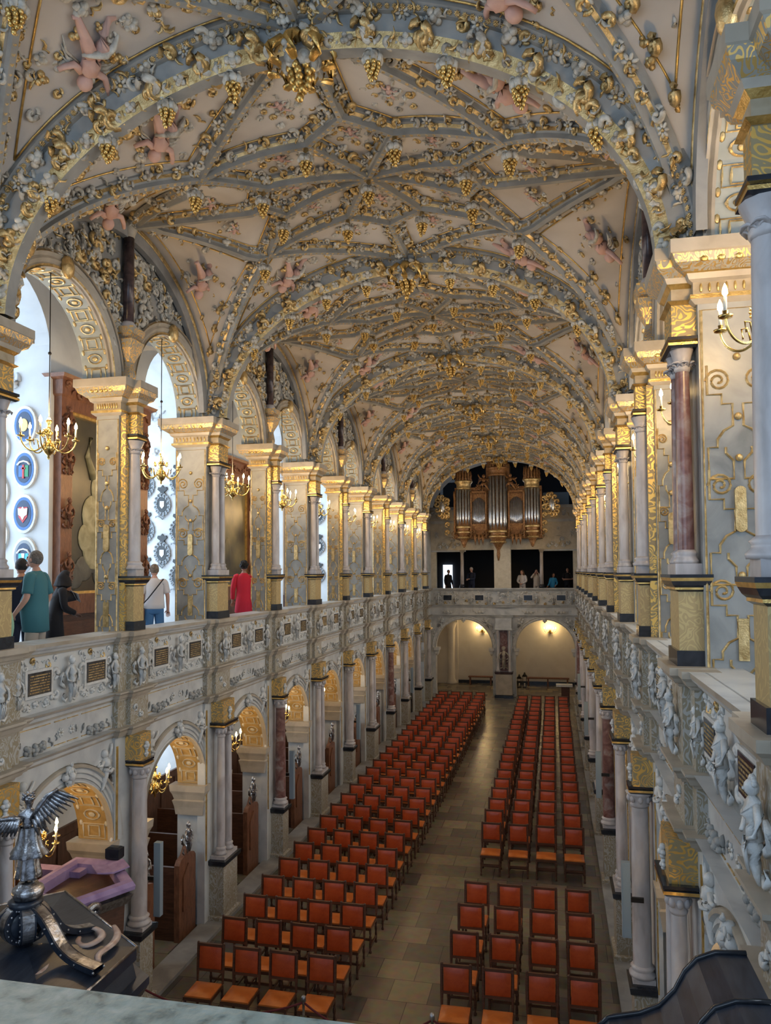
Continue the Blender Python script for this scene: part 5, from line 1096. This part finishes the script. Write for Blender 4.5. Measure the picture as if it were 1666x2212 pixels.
def hand(V, E, R, wrist, d, side_):
    """five unequal bent fingers on a palm; d = direction of the forearm"""
    w = np.array(wrist, float); d = np.array(d, float); d /= np.linalg.norm(d); s = np.cross(d, (0, 0, 1) if abs(d[2]) < .9 else (0, 1, 0)); s /= np.linalg.norm(s); n = np.cross(s, d)
    b = len(V); pal = w + d*.05; V.append(pal); R.append(.030); E.append((b-1, b)) ; pi = b
    for k, (o, L) in enumerate(((-.030, .075), (-.010, .088), (.010, .082), (.030, .065))):
        b = len(V); V += [pal + d*.04 + s*o, pal + d*(.04+L*.5) + s*o*1.1 - n*.008, pal + d*(.04+L*.85) + s*o*1.1 - n*.035]; R += [.011, .0095, .008]; E += [(pi, b), (b, b+1), (b+1, b+2)]
    b = len(V); V += [pal - s*.045*side_ + d*.0 - n*.01, pal - s*.062*side_ + d*.035 - n*.02]; R += [.012, .009]; E += [(pi, b), (b, b+1)]
def person(label, loc, rz, shirt, trousers, hair, skin='fair', H=1.75, armL=None, armR=None, lean=0.0, hairkind='short', sleeve='short', headturn=0.0, headup=0.0, belly=0.0, hem=.86, coat=False, extra=None, group=None):
    t = thing('person', label, 'person', loc, rz, group); k = H/1.75
    J = lambda x, y, z: np.array([x, y + lean*max(0, z-.95), z - .25*abs(lean)*max(0, z-.95)*.6])
    sho = {-1: J(-.19, 0, 1.42), 1: J(.19, 0, 1.42)}; default = {s: (J(s*.25, -.02, 1.15), J(s*.26, .06, .90)) for s in (-1, 1)}
    arm = {-1: armL or default[-1], 1: armR or default[1]}
    V = [J(0, 0, .95), J(0, .01+belly*.5, 1.10), J(0, .0, 1.28), J(0, -.01, 1.42), J(0, 0.0, 1.50), J(0, .02, 1.58)]; R = [(.10, .07), (.10, .07), (.11, .07), (.07, .055), .055, .05]; E = [(0, 1), (1, 2), (2, 3), (3, 4), (4, 5)]
    for s in (-1, 1):
        b = len(V); el, wr = np.array(arm[s][0], float), np.array(arm[s][1], float); V += [sho[s], (sho[s]+el)/2, el, (el+wr)/2, wr]; R += [.062, .052, .043, .038, .028]; E += [(3, b), (b, b+1), (b+1, b+2), (b+2, b+3), (b+3, b+4)]
        hand(V, E, R, wr, wr-el, s)
    for s in (-1, 1):
        b = len(V); V += [J(s*.095, 0, .88), np.array([s*.105, .01, .68]), np.array([s*.11, .02, .48]), np.array([s*.11, -.01, .30]), np.array([s*.11, -.02, .09]), np.array([s*.12, .12, .045])]; R += [.07, .07, .058, .055, .042, .04]; E += [(0, b)] + [(b+q, b+q+1) for q in range(5)]
    bv, bf = skin_arrays(V, E, R, 1)
    hc = J(0, .035, 1.655); rot = rotm('Z', headturn) @ rotm('X', headup)
    hg = G(); ball(hg, (0, 0, 0), (.076, .096, .115), 0, 20, 14); Vh, _ = hg.arr(); Vh = Vh.copy()
    for q, v in enumerate(Vh):
        x, y, z = v
        if y > 0:
            if z < -.03: v[0] *= .86; v[1] *= .93
            if abs(z - .02) < .022 and .018 < abs(x) < .045: v[1] -= .010
            if abs(z - .048) < .014: v[1] += .004
    hg.V = [Vh]; tube(hg, [(0, .092, .03), (0, .106, .004), (0, .112, -.014), (0, .098, -.024)], [.008, .011, .014, .008], 6)
    for s in (-1, 1): ball(hg, (s*.078, -.005, -.005), (.010, .018, .030), 0, 7, 5); ball(hg, (s*.032, .083, .018), (.012, .010, .008), 1, 7, 5)
    ball(hg, (0, .090, -.052), (.026, .012, .008), 2, 8, 4); ball(hg, (0, .076, -.088), (.03, .024, .022), 0, 8, 5)
    g = G(); g.add(bv, bf, 0, True); g.merge(hg, rot, hc); V_, _ = g.arr(); g.V = [V_*k]
    obj('body', g, [SK[skin], HR['black'], SK['tan']], t)
    # clothes
    def loft(g, rings, seg=22):
        a = np.arange(seg)*2*PI/seg; V2 = []
        for x, y, z, rx, ry in rings: c0 = J(x, y, z); V2 += [(c0[0]+rx*math.cos(q), c0[1]+ry*math.sin(q), c0[2]) for q in a]
        n = len(rings); g.add(V2, [np.array([[i_*seg+j, i_*seg+(j+1) % seg, (i_+1)*seg+(j+1) % seg, (i_+1)*seg+j] for i_ in range(n-1) for j in range(seg)]), np.arange(seg)[::-1], np.arange(seg)+(n-1)*seg], 0, True)
    g = G(); bl = belly; rg = [(0, .0, hem-.02, .168, .118), (0, .0, hem, .180+bl*.6, .128+bl*.6), (0, bl*.6, 1.0, .176+bl*.6, .125+bl), (0, bl*.5, 1.10, .170+bl*.5, .122+bl), (0, 0, 1.24, .186, .128), (0, 0, 1.36, .200, .118), (0, 0, 1.42, .190, .100), (0, -.005, 1.455, .125, .085), (0, 0, 1.50, .068, .066), (0, 0, 1.505, .055, .055)]
    if coat: rg = [(0, 0, .60, .20, .15), (0, 0, .62, .215, .165)] + [r_ for r_ in rg if r_[2] > .9]
    loft(g, rg)
    for s in (-1, 1):
        el, wr = np.array(arm[s][0], float), np.array(arm[s][1], float); sh0 = sho[s] + np.array([-s*.05, 0, -.01])
        if sleeve == 'short': tube(g, smooth([sh0, sho[s], sho[s]*.6+el*.4, sho[s]*.2+el*.8], 2), [.075, .078, .080, .078, .076, .074, .072, .071, .070, .070, .070, .070, .070], 12)
        else: tube(g, smooth([sh0, sho[s], (sho[s]+el)/2, el, (el+wr)/2, wr-(wr-el)*.06], 2), list(np.linspace(.078, .045, 21)), 12)
    V_, _ = g.arr(); g.V = [V_*k]; obj('jacket' if (coat or sleeve == 'long') else 'shirt', g, [CL[shirt]], t)
    g = G(); loft(g, [(0, 0, .80, .13, .09), (0, 0, .82, .165, .118), (0, 0, .92, .172, .124), (0, 0, 1.02, .160, .112), (0, 0, 1.03, .13, .09)])
    for s in (-1, 1): tube(g, smooth([J(s*.082, 0, .92), np.array([s*.09, 0, .80]), np.array([s*.10, .01, .64]), np.array([s*.11, .02, .48]), np.array([s*.11, -.01, .28]), np.array([s*.11, -.02, .07])], 2), list(np.linspace(.098, .072, 21)), 14)
    V_, _ = g.arr(); g.V = [V_*k]; obj('trousers', g, [CL[trousers]], t)
    g = G()
    for s in (-1, 1): ball(g, (s*.12*k, .05*k, .045*k), (.048, .13, .045), 0, 10, 6)
    obj('shoes', g, [CL['black']], t)
    hq = G(); ball(hq, (0, -.018, .022), (.086, .098, .108), 0, 18, 12); Vh, fl = hq.arr(); Vh = Vh.copy()
    for v in Vh:
        if v[1] > .035 and v[2] < .075: v[1] = .035 + (v[1]-.035)*.15
        if v[2] < -.05 and hairkind == 'short': v[2] = -.05 + (v[2]+.05)*.3
    hq.V = [Vh]
    if hairkind == 'long': tube(hq, [(0, -.05, .04), (0, -.085, -.06), (0, -.10, -.18), (0, -.10, -.28)], [.075, .085, .08, .05], 10)
    if hairkind == 'veil': tube(hq, [(0, -.02, .10), (0, -.04, 0), (0, -.06, -.14), (0, -.05, -.30), (0, -.03, -.42)], [.06, .115, .15, .21, .22], 14)
    if hairkind == 'curly':
        rs = np.random.RandomState(2)
        for q in range(40): d = rs.randn(3); d /= np.linalg.norm(d); d[1] = -abs(d[1]) if d[2] < .5 else d[1]; ball(hq, (d[0]*.085, -.02+d[1]*.095, .02+d[2]*.1 if d[2] > -.6 else -.03), .03, 0, 6, 4)
    if hairkind != 'bald': g = G(); g.merge(hq, rot, hc); V_, _ = g.arr(); g.V = [V_*k]; obj('headscarf' if hairkind == 'veil' else 'hair', g, [HR[hair] if hairkind != 'veil' else CL['black']], t)
    if extra: extra(t, k, J)
    return t
FL = 5.05
def bag(t, k, J):
    g = G(); tube(g, [(.16, -.10, 1.44), (.05, -.16, 1.30), (-.12, -.17, 1.08), (-.26, -.06, .92)], .012, 5); obj('bag_strap', g, [CL['black']], t); g = G(); ball(g, (-.29, -.02, .80), (.07, .12, .15), 0, 10, 8); obj('shoulder_bag', g, [CL['navy']], t)
person('person in teal T-shirt with short grey hair at the left gallery rail', (XC-4.62, 9.62, FL), 1.75, 'teal', 'khaki', 'grey', 'fair', 1.86, belly=.05, hem=.70, headturn=-.12, headup=.18, armR=((.30, -.04, 1.14), (.30, .18, .88)), armL=((-.26, .0, 1.14), (-.2, .2, .92)))
person('person with short black hair in dark blue behind the teal T-shirt', (XC-5.16, 10.0, FL), 1.0, 'navy', 'navy', 'black', 'tan', 1.76, sleeve='long')
person('person in a pale green garment partly behind the near left gallery column', (XC-4.55, 8.75, FL), 1.2, 'mint', 'mint', 'black', 'tan', 1.30, sleeve='long', coat=True)
def papers(t, k, J):
    for q in range(2): g = G(); prism(g, [(-.11, 0), (.11, 0), (.10, .16), (-.12, .15)], .30+.03*q, .302+.03*q, 'y'); o = obj('paper_sheet', g, [CL['white']], t); o.location = (.08*q, .05, 1.02-.04*q); o.rotation_euler = (.5, .3, .5*q)
person('person in black with a long black headscarf holding white papers in the left gallery', (XC-5.05, 10.62, FL), -.8, 'black', 'black', 'black', 'dark', 1.60, sleeve='long', coat=True, hairkind='veil', lean=.22, armL=((-.24, .12, 1.12), (-.06, .30, 1.02)), armR=((.24, .12, 1.12), (.08, .32, 1.02)), extra=papers)
person('person in white T-shirt and blue jeans with crossbody bag, seen from behind', (XC-4.80, 13.25, FL), .55, 'white', 'jeans', 'ash', 'fair', 1.70, belly=.03, hem=.92, extra=bag)
person('person in bright red jacket with dark curly hair, seen from behind', (XC-4.50, 16.85, FL), .35, 'red', 'navy', 'black', 'tan', 1.80, sleeve='long', coat=True, hairkind='curly')
FLB = 5.02
person('person in a black coat walking past the bright doorway in the back gallery', (XC-3.05, 41.85, FLB), PI+.8, 'black', 'black', 'black', 'tan', 1.66, sleeve='long', coat=True)
person('white-haired man in a dark blue jacket looking down in the back gallery', (XC-1.75, 41.75, FLB), PI-.5, 'navy', 'navy', 'white', 'fair', 1.78, sleeve='long', headup=-.5, armL=((-.24, .1, 1.15), (-.05, .3, 1.15)), armR=((.24, .1, 1.15), (.1, .3, 1.12)))
person('woman in a white top with brown hair leaning on the back gallery rail', (XC+.98, 41.62, FLB), PI-.2, 'white', 'white', 'brown', 'fair', 1.62, sleeve='long', hairkind='long', headturn=-.6, lean=.1, armL=((-.27, .12, 1.12), (-.05, .22, 1.0)), armR=((.27, .12, 1.12), (.1, .22, 1.0)))
person('long-haired woman in beige raising both hands to her face on the back gallery', (XC+1.72, 41.7, FLB), PI, 'beige', 'beige', 'brown', 'fair', 1.64, sleeve='long', hairkind='long', armL=((-.30, .14, 1.30), (-.12, .16, 1.55)), armR=((.30, .14, 1.30), (.12, .16, 1.55)))
person('dark-haired person in a bright blue shirt leaning on the back gallery rail', (XC+2.55, 41.62, FLB), PI+.5, 'blue', 'navy', 'black', 'tan', 1.45, sleeve='long', lean=.15, armR=((.30, .12, 1.08), (.45, .2, .95)), armL=((-.27, .12, 1.12), (-.1, .25, 1.0)))
person('person in black with folded arms in the dark right part of the back gallery', (XC+3.35, 42.4, FLB), PI, 'black', 'black', 'black', 'tan', 1.72, sleeve='short', armL=((-.27, .1, 1.15), (.1, .25, 1.12)), armR=((.27, .1, 1.15), (-.1, .27, 1.16)))
# ------------------------------------------------------------------ foreground
g = G(); box(g, -4.5, 4.5, 1.12, 1.495, 5.60, 5.71); box(g, -4.5, 4.5, 1.2, 1.42, 4.8, 5.60); o = obj('marble_balustrade', g, [M['slab']]); o.location = (XC, 0, 0); o['label'] = 'veined grey-green marble rail slab in the near foreground'; o['category'] = 'balustrade'
g = G(); box(g, -4.5, 4.5, -4, 1.42, 4.7, 4.85); o = struct('floor_east_gallery', g, [M['stoned']]); o.location = (XC, 0, 0)
def roofpoly(g, base, top, z0, z1, m=0):
    n = len(base); V = [(x, y, z0) for x, y in base] + [(x, y, z1) for x, y in top]; g.add(V, [np.arange(n)[::-1], np.arange(n)+n, np.array([[k, (k+1) % n, n+(k+1) % n, n+k] for k in range(n)])], m); return g
# sounding board of the pulpit with volutes and the silver angel
PB = [(-1.95, 6.53), (-.71, 5.69), (-.71, 4.6), (-1.6, 3.9), (-2.9, 4.3), (-3.1, 5.4)]
cxp, cyp = -1.45, 5.32
t = thing('pulpit_canopy', 'blue-black polygonal pulpit canopy with shell inlay and scroll brackets at the lower left', 'pulpit canopy', (XC, 0, 0))
sc = lambda q, f: [((x-cxp)*f+cxp, (y-cyp)*f+cyp) for x, y in q]
g = G(); roofpoly(g, sc(PB, 1.0)[::-1], sc(PB, 1.0)[::-1], 3.50, 3.60); roofpoly(g, sc(PB, 1.0)[::-1], sc(PB, .12)[::-1], 3.60, 3.72); obj('board', g, [M['ebony']], t)
g = G(); roofpoly(g, sc(PB, 1.06)[::-1], sc(PB, 1.12)[::-1], 3.22, 3.30); roofpoly(g, sc(PB, 1.12)[::-1], sc(PB, 1.12)[::-1], 3.30, 3.36); roofpoly(g, sc(PB, 1.0)[::-1], sc(PB, .96)[::-1], 3.36, 3.5); obj('lower_board', g, [M['ebony']], t)
g = G()
for q in range(6): a, b = PB[q], PB[(q+1) % 6]; tube(g, [(a[0], a[1], 3.60), (b[0], b[1], 3.60)], .012, 5); 
obj('edge_moulding', g, [M['silver']], t)
def volute(ang, L):
    d = np.array([math.cos(ang), math.sin(ang), 0]); c = np.array([cxp, cyp, 0]); up = np.array([0, 0, 1.0]); rz = []
    for k in range(22): u = k/21; a = -PI*1.2 + u*PI*2.35; r = .045+.115*u; rz.append((-.03 - r*math.cos(a)*-1, 3.885 + r*math.sin(a)))
    rz = [(-.03 + (.05+.11*k/21)*math.cos(PI*2.35*(1-k/21)+PI*.42), 3.885+(.05+.11*k/21)*math.sin(PI*2.35*(1-k/21)+PI*.42)) for k in range(22)]
    x0, z0 = rz[-1]
    rz += [(.13*L, 4.00), (.22*L, 3.90), (.28*L, 3.80), (.35*L, 3.73), (.46*L, 3.68), (.62*L, 3.655)]
    P = smooth(np.array([c + d*r + up*z for r, z in rz]), 1); Tn = np.gradient(P, axis=0); N = np.cross(np.array([-d[1], d[0], 0.0]), Tn); N /= np.linalg.norm(N, axis=1)[:, None]
    g = G(); sweep(g, P, N, [(-.055, -.022), (-.055, .022), (.055, .022), (.055, -.022)], 0, closed=True); v = obj('scroll_bracket', g, [M['ebony']], t)
    g = G()
    for sg in (-1, 1): sweep(g, P[8:], N[8:], [(-.042, sg*.024), (.042, sg*.024)], 0)
    for k in range(2, len(P), 2):
        for s2 in (-1, 1): ball(g, tuple(P[k] + np.array([-d[1], d[0], 0])*s2*.056), .011, 0, 6, 4)
    obj('silver_inlay', g, [M['silver']], v)
    g = G(); cc = c + d*-.03 + up*3.885; q = G(); lathe(q, [(.02, -.052), (.115, -.05), (.125, 0), (.115, .05), (.02, .052)], 0, 0, 20); fq = frame_from((-d[1], d[0], 0), (0, 0, 1)); g.merge(q, np.stack([fq[:, 0], fq[:, 2], fq[:, 1]], axis=1), cc); obj('scroll_disc', g, [M['ebony']], v); g = G()
    for s2 in (-1, 1): ball(g, tuple(cc + np.array([-d[1], d[0], 0])*s2*.05), (.03, .03, .03), 0, 12, 8)
    obj('silver_boss', g, [M['silver']], v)
volute(-.15, 1.15); volute(PI*.75, 1.0); volute(PI+.5, 1.0); volute(PI*.35, .9)
g = G(); lathe(g, [(.06, 3.6), (.05, 3.9), (.09, 4.0), (.13, 4.04), (.13, 4.06), (.1, 4.08)], cxp, cyp, 16); obj('statue_socket', g, [M['ebony']], t)
M['shell'] = noisy('pearl_shell_inlay', [(.42, .26, .20), (.62, .50, .44)], 9, .25)
def flat_scroll(pts, w):
    P = np.array([(x, y, 3.665) for x, y in pts]); q = []
    for k in range(len(P)-1):
        for u in np.linspace(0, 1, 5)[:-1]: q.append(P[k]*(1-u)+P[k+1]*u)
    q.append(P[-1]); q = np.array(q)
    for _ in range(4): q[1:-1] = (q[:-2]+q[1:-1]*2+q[2:])/4
    g = G(); tube(g, q, [w*(.55+.45*math.sin(PI*k/(len(q)-1))) for k in range(len(q))], 6, 0, flat=.45); obj('shell_scroll', g, [M['shell']], t)
flat_scroll([(-1.33, 5.78), (-1.12, 5.80), (-.98, 5.66), (-1.02, 5.48), (-1.14, 5.52), (-1.18, 5.62)], .035)
flat_scroll([(-1.02, 5.86), (-.90, 5.74), (-.84, 5.56), (-.88, 5.40), (-.80, 5.30)], .035)
flat_scroll([(-1.72, 5.55), (-1.66, 5.66), (-1.56, 5.60), (-1.50, 5.42), (-1.46, 5.22), (-1.34, 5.02), (-1.20, 4.95)], .035)
flat_scroll([(-1.36, 5.28), (-1.24, 5.30), (-1.14, 5.18), (-1.12, 5.02), (-1.24, 4.98), (-1.34, 5.1)], .035)
# silver angel
def angel():
    t = thing('angel_statue', 'silver winged angel statue standing on top of the pulpit canopy', 'statue', (XC+cxp+.02, cyp, 4.13), .35); t.scale = (.80, .80, .80)
    g = G(); lathe(g, [(.13, -.05), (.15, 0), (.14, .04), (.10, .06), (.09, .09)], 0, 0, 20); obj('globe_base', g, [M['silver']], t)
    V = [(0, 0, .50), (0, .01, .60), (0, .0, .70), (0, 0, .76), (0, 0, .80), (.0, .01, .88), (-.07, 0, .74), (-.15, .06, .66), (-.09, .13, .74), (.07, 0, .74), (.14, -.02, .63), (.17, .05, .54), (-.035, 0, .44), (-.035, .03, .28), (-.03, .0, .12), (-.03, .05, .09), (.04, 0, .44), (.05, -.02, .28), (.045, -.03, .12), (.05, .02, .09)]
    E_ = [(0, 1), (1, 2), (2, 3), (3, 4), (4, 5), (3, 6), (6, 7), (7, 8), (3, 9), (9, 10), (10, 11), (0, 12), (12, 13), (13, 14), (14, 15), (0, 16), (16, 17), (17, 18), (18, 19)]
    R = [.07, .06, .07, .05, .022, .055, .03, .022, .015, .03, .022, .015, .045, .032, .018, .018, .045, .032, .018, .018]
    bv, bf = skin_arrays(V, E_, R, 2); g = G(); g.add(bv, bf, 0, True)
    ball(g, (0, -.012, .895), (.05, .055, .055), 0, 10, 7)
    for k in range(16): a = k*2*PI/16; ball(g, (.046*math.cos(a), -.018+.05*math.sin(a), .90+.02*(k % 3)), .018, 0, 6, 4)
    ball(g, (0, .055, .875), .012, 0, 6, 4); obj('body', g, [M['silver']], t)
    g = G(); n = 28; prof = [(.085, .62), (.10, .52), (.12, .44), (.17, .36), (.165, .34)]; Vv = []
    for r, z in prof: Vv += [((r*(1+.13*math.sin(7*a)))*math.cos(a), (r*(1+.13*math.sin(7*a)))*.75*math.sin(a), z) for a in np.linspace(0, 2*PI, n, endpoint=False)]
    Fk = [[k*n+j, k*n+(j+1) % n, (k+1)*n+(j+1) % n, (k+1)*n+j] for k in range(len(prof)-1) for j in range(n)]; g.add(Vv, np.array(Fk), 0, True)
    prof = [(.075, .40), (.09, .28), (.115, .15), (.11, .13)]; Vv = []
    for r, z in prof: Vv += [((r*(1+.15*math.sin(6*a)))*math.cos(a), (r*(1+.15*math.sin(6*a)))*.8*math.sin(a), z) for a in np.linspace(0, 2*PI, n, endpoint=False)]
    Fk = [[k*n+j, k*n+(j+1) % n, (k+1)*n+(j+1) % n, (k+1)*n+j] for k in range(len(prof)-1) for j in range(n)]; g.add(Vv, np.array(Fk), 0, True); obj('robe', g, [M['silver']], t)
    for s in (-1, 1):
        g = G(); hi = .14 if s > 0 else -.12; g0 = G()
        tube(g, [(s*.05, -.05, .70), (s*.12, -.08, .78+hi*.4), (s*.20, -.10, .83+hi*.8), (s*.29, -.10, .85+hi*1.1)], [.035, .03, .024, .012], 8)
        for k in range(11):
            u = k/10; bx, bz = s*(.07+.20*u), .72+(.12+hi*1.0)*u**.8; L = .17+.06*u; dx, dz = s*(.25+.75*u), -(1-.55*u); l = math.hypot(dx, dz)
            tube(g, [(bx, -.09, bz), (bx+dx/l*L*.5, -.085, bz+dz/l*L*.5), (bx+dx/l*L, -.07, bz+dz/l*L)], [.022, .024, .007], 5, flat=.35, up=(0, 1, 0))
            if k < 9: tube(g, [(bx, -.075, bz), (bx+dx/l*L*.5, -.07, bz+dz/l*L*.5)], [.022, .012], 5, flat=.4, up=(0, 1, 0))
        obj('wing', g, [M['silver']], t)
angel()
# pulpit basket
t = thing('pulpit', 'dark wooden pulpit with lilac velvet cushion and silver ornament beside the first left arch', 'pulpit', (XC, 0, 0)); zt = 2.72
PT = [(-2.62, 8.80), (-3.15, 9.35), (-3.75, 9.35), (-3.75, 8.2), (-2.95, 8.15)]
q_ = lambda f: [((x+3.25)*f-3.25, (y-8.75)*f+8.75) for x, y in PT][::-1]
g = G(); roofpoly(g, q_(.55), q_(.85), 1.3, 1.75); roofpoly(g, q_(.85), q_(.9), 1.75, zt-.095); obj('basket', g, [M['wood']], t)
g = G(); roofpoly(g, q_(.95), q_(1.08), zt-.24, zt-.11); obj('rim', g, [M['silver']], t)
g = G(); rings_ = [(1.10, zt-.06), (1.12, zt-.01), (1.06, zt+.04), (.92, zt+.05), (.80, zt+.02), (.78, zt-.12)]; nv_ = len(PT); Vr = []
for f_, z_ in rings_: Vr += [(x, y, z_) for x, y in q_(f_)]
g.add(Vr, np.array([[a*nv_+b, a*nv_+(b+1) % nv_, (a+1)*nv_+(b+1) % nv_, (a+1)*nv_+b] for a in range(len(rings_)-1) for b in range(nv_)]), 0); obj('velvet_cushion', g, [M['lilac']], t)
g = G(); 
for k in range(10): g.merge(T['curlw'], frame_from((1, -.4, 0), (0, 0, 1))*.28, (-2.62-.04*k, 8.3-.12*(k % 4), 2.0+.12*(k % 5))); 
obj('silver_ornament', g, [M['silver']], t)
g = G(); box(g, -6.3, -3.5, 8.05, 8.12, 1.6, zt-.12); box(g, -6.3, -3.5, 9.1, 9.17, 1.6, zt-.12); obj('walkway_panel', g, [M['wood2']], t)
g = G(); box(g, -6.3, -3.5, 9.05, 9.22, zt-.12, zt-.02); box(g, -6.3, -3.5, 8.0, 8.17, zt-.12, zt-.02); obj('walkway_rail', g, [M['lilac']], t)
g = G(); lathe(g, [(.12, 0), (.15, .1), (.08, .3), (.08, 1.1), (.3, 1.35)], -3.25, 8.75, 10); obj('foot', g, [M['wood']], t)
o = thing('open_book', 'open book on a lilac cloth on the pulpit desk', 'book', (XC-3.05, 9.05, zt+.05), .8)
for s in (-1, 1): g = G(); prism(g, [(0, 0), (s*.2, .04), (s*.2, .055), (0, .02)], -.16, .16, 'y'); obj('page_block', g, [M['lilac']], o)
g = G(); stack(g, -.09, .09, -.06, .06, [(0, 0), (.01, .02), (.01, .14), (-.02, .16)]); o = obj('desk_lamp_box', g, [M['black']]); o.location = (XC-3.22, 9.42, zt+.05); o['label'] = 'small black box on the far corner of the pulpit rim'; o['category'] = 'box'
# dark moulded top at the lower right
t = thing('ebony_pew_roof', 'dark ebony moulded roof with curved edges at the lower right corner', 'pew roof', (XC, 0, 0))
rr = [(2.80, 4.16), (2.86, 4.22), (2.90, 4.23), (3.02, 4.26), (3.12, 4.31), (3.20, 4.40), (3.25, 4.50), (3.31, 4.57), (3.40, 4.61), (3.55, 4.62), (3.55, 4.1), (2.84, 4.1)]
g = G(); prism(g, rr, 2.9, 4.32, 'y', 0, False); obj('moulded_roof', g, [M['ebony']], t)
g = G(); tube(g, [(x, 4.32, z+.006) for x, z in rr[:10]], .014, 6); tube(g, [(x, 3.86, z+.006) for x, z in rr[3:10]], .014, 6); obj('black_rim', g, [M['black']], t)
g = G(); prism(g, [(2.70, 4.02), (2.76, 4.10), (3.55, 4.10), (3.55, 3.98), (2.74, 3.98)], 2.9, 4.42, 'y'); obj('cornice', g, [M['ebony']], t)
g = G(); box(g, 2.98, 3.5, 3.1, 4.25, 0, 4.12); obj('cabinet', g, [M['wood']], t)
# barrier rope with posts
t = thing('rope_barrier', 'thin dark red rope sagging between low posts across the front of the chairs', 'rope barrier', (XC, 0, 0)); pts = [(-3.4, 10.05), (-.75, 10.0), (1.0, 9.95), (3.3, 10.0)]
for k, (x, y) in enumerate(pts): g = G(); lathe(g, [(.14, 0), (.14, .02), (.02, .04), (.018, .84), (.035, .86), (.03, .92), (.0, .94)], x, y, 12); obj('post', g, [M['silver']], t)
for k in range(3): a, b = pts[k], pts[k+1]; g = G(); tube(g, [(a[0]+(b[0]-a[0])*u, a[1]+(b[1]-a[1])*u, .84-.30*(1-(2*u-1)**2)) for u in np.linspace(0, 1, 14)], .014, 6); obj('rope', g, [M['rope']], t)
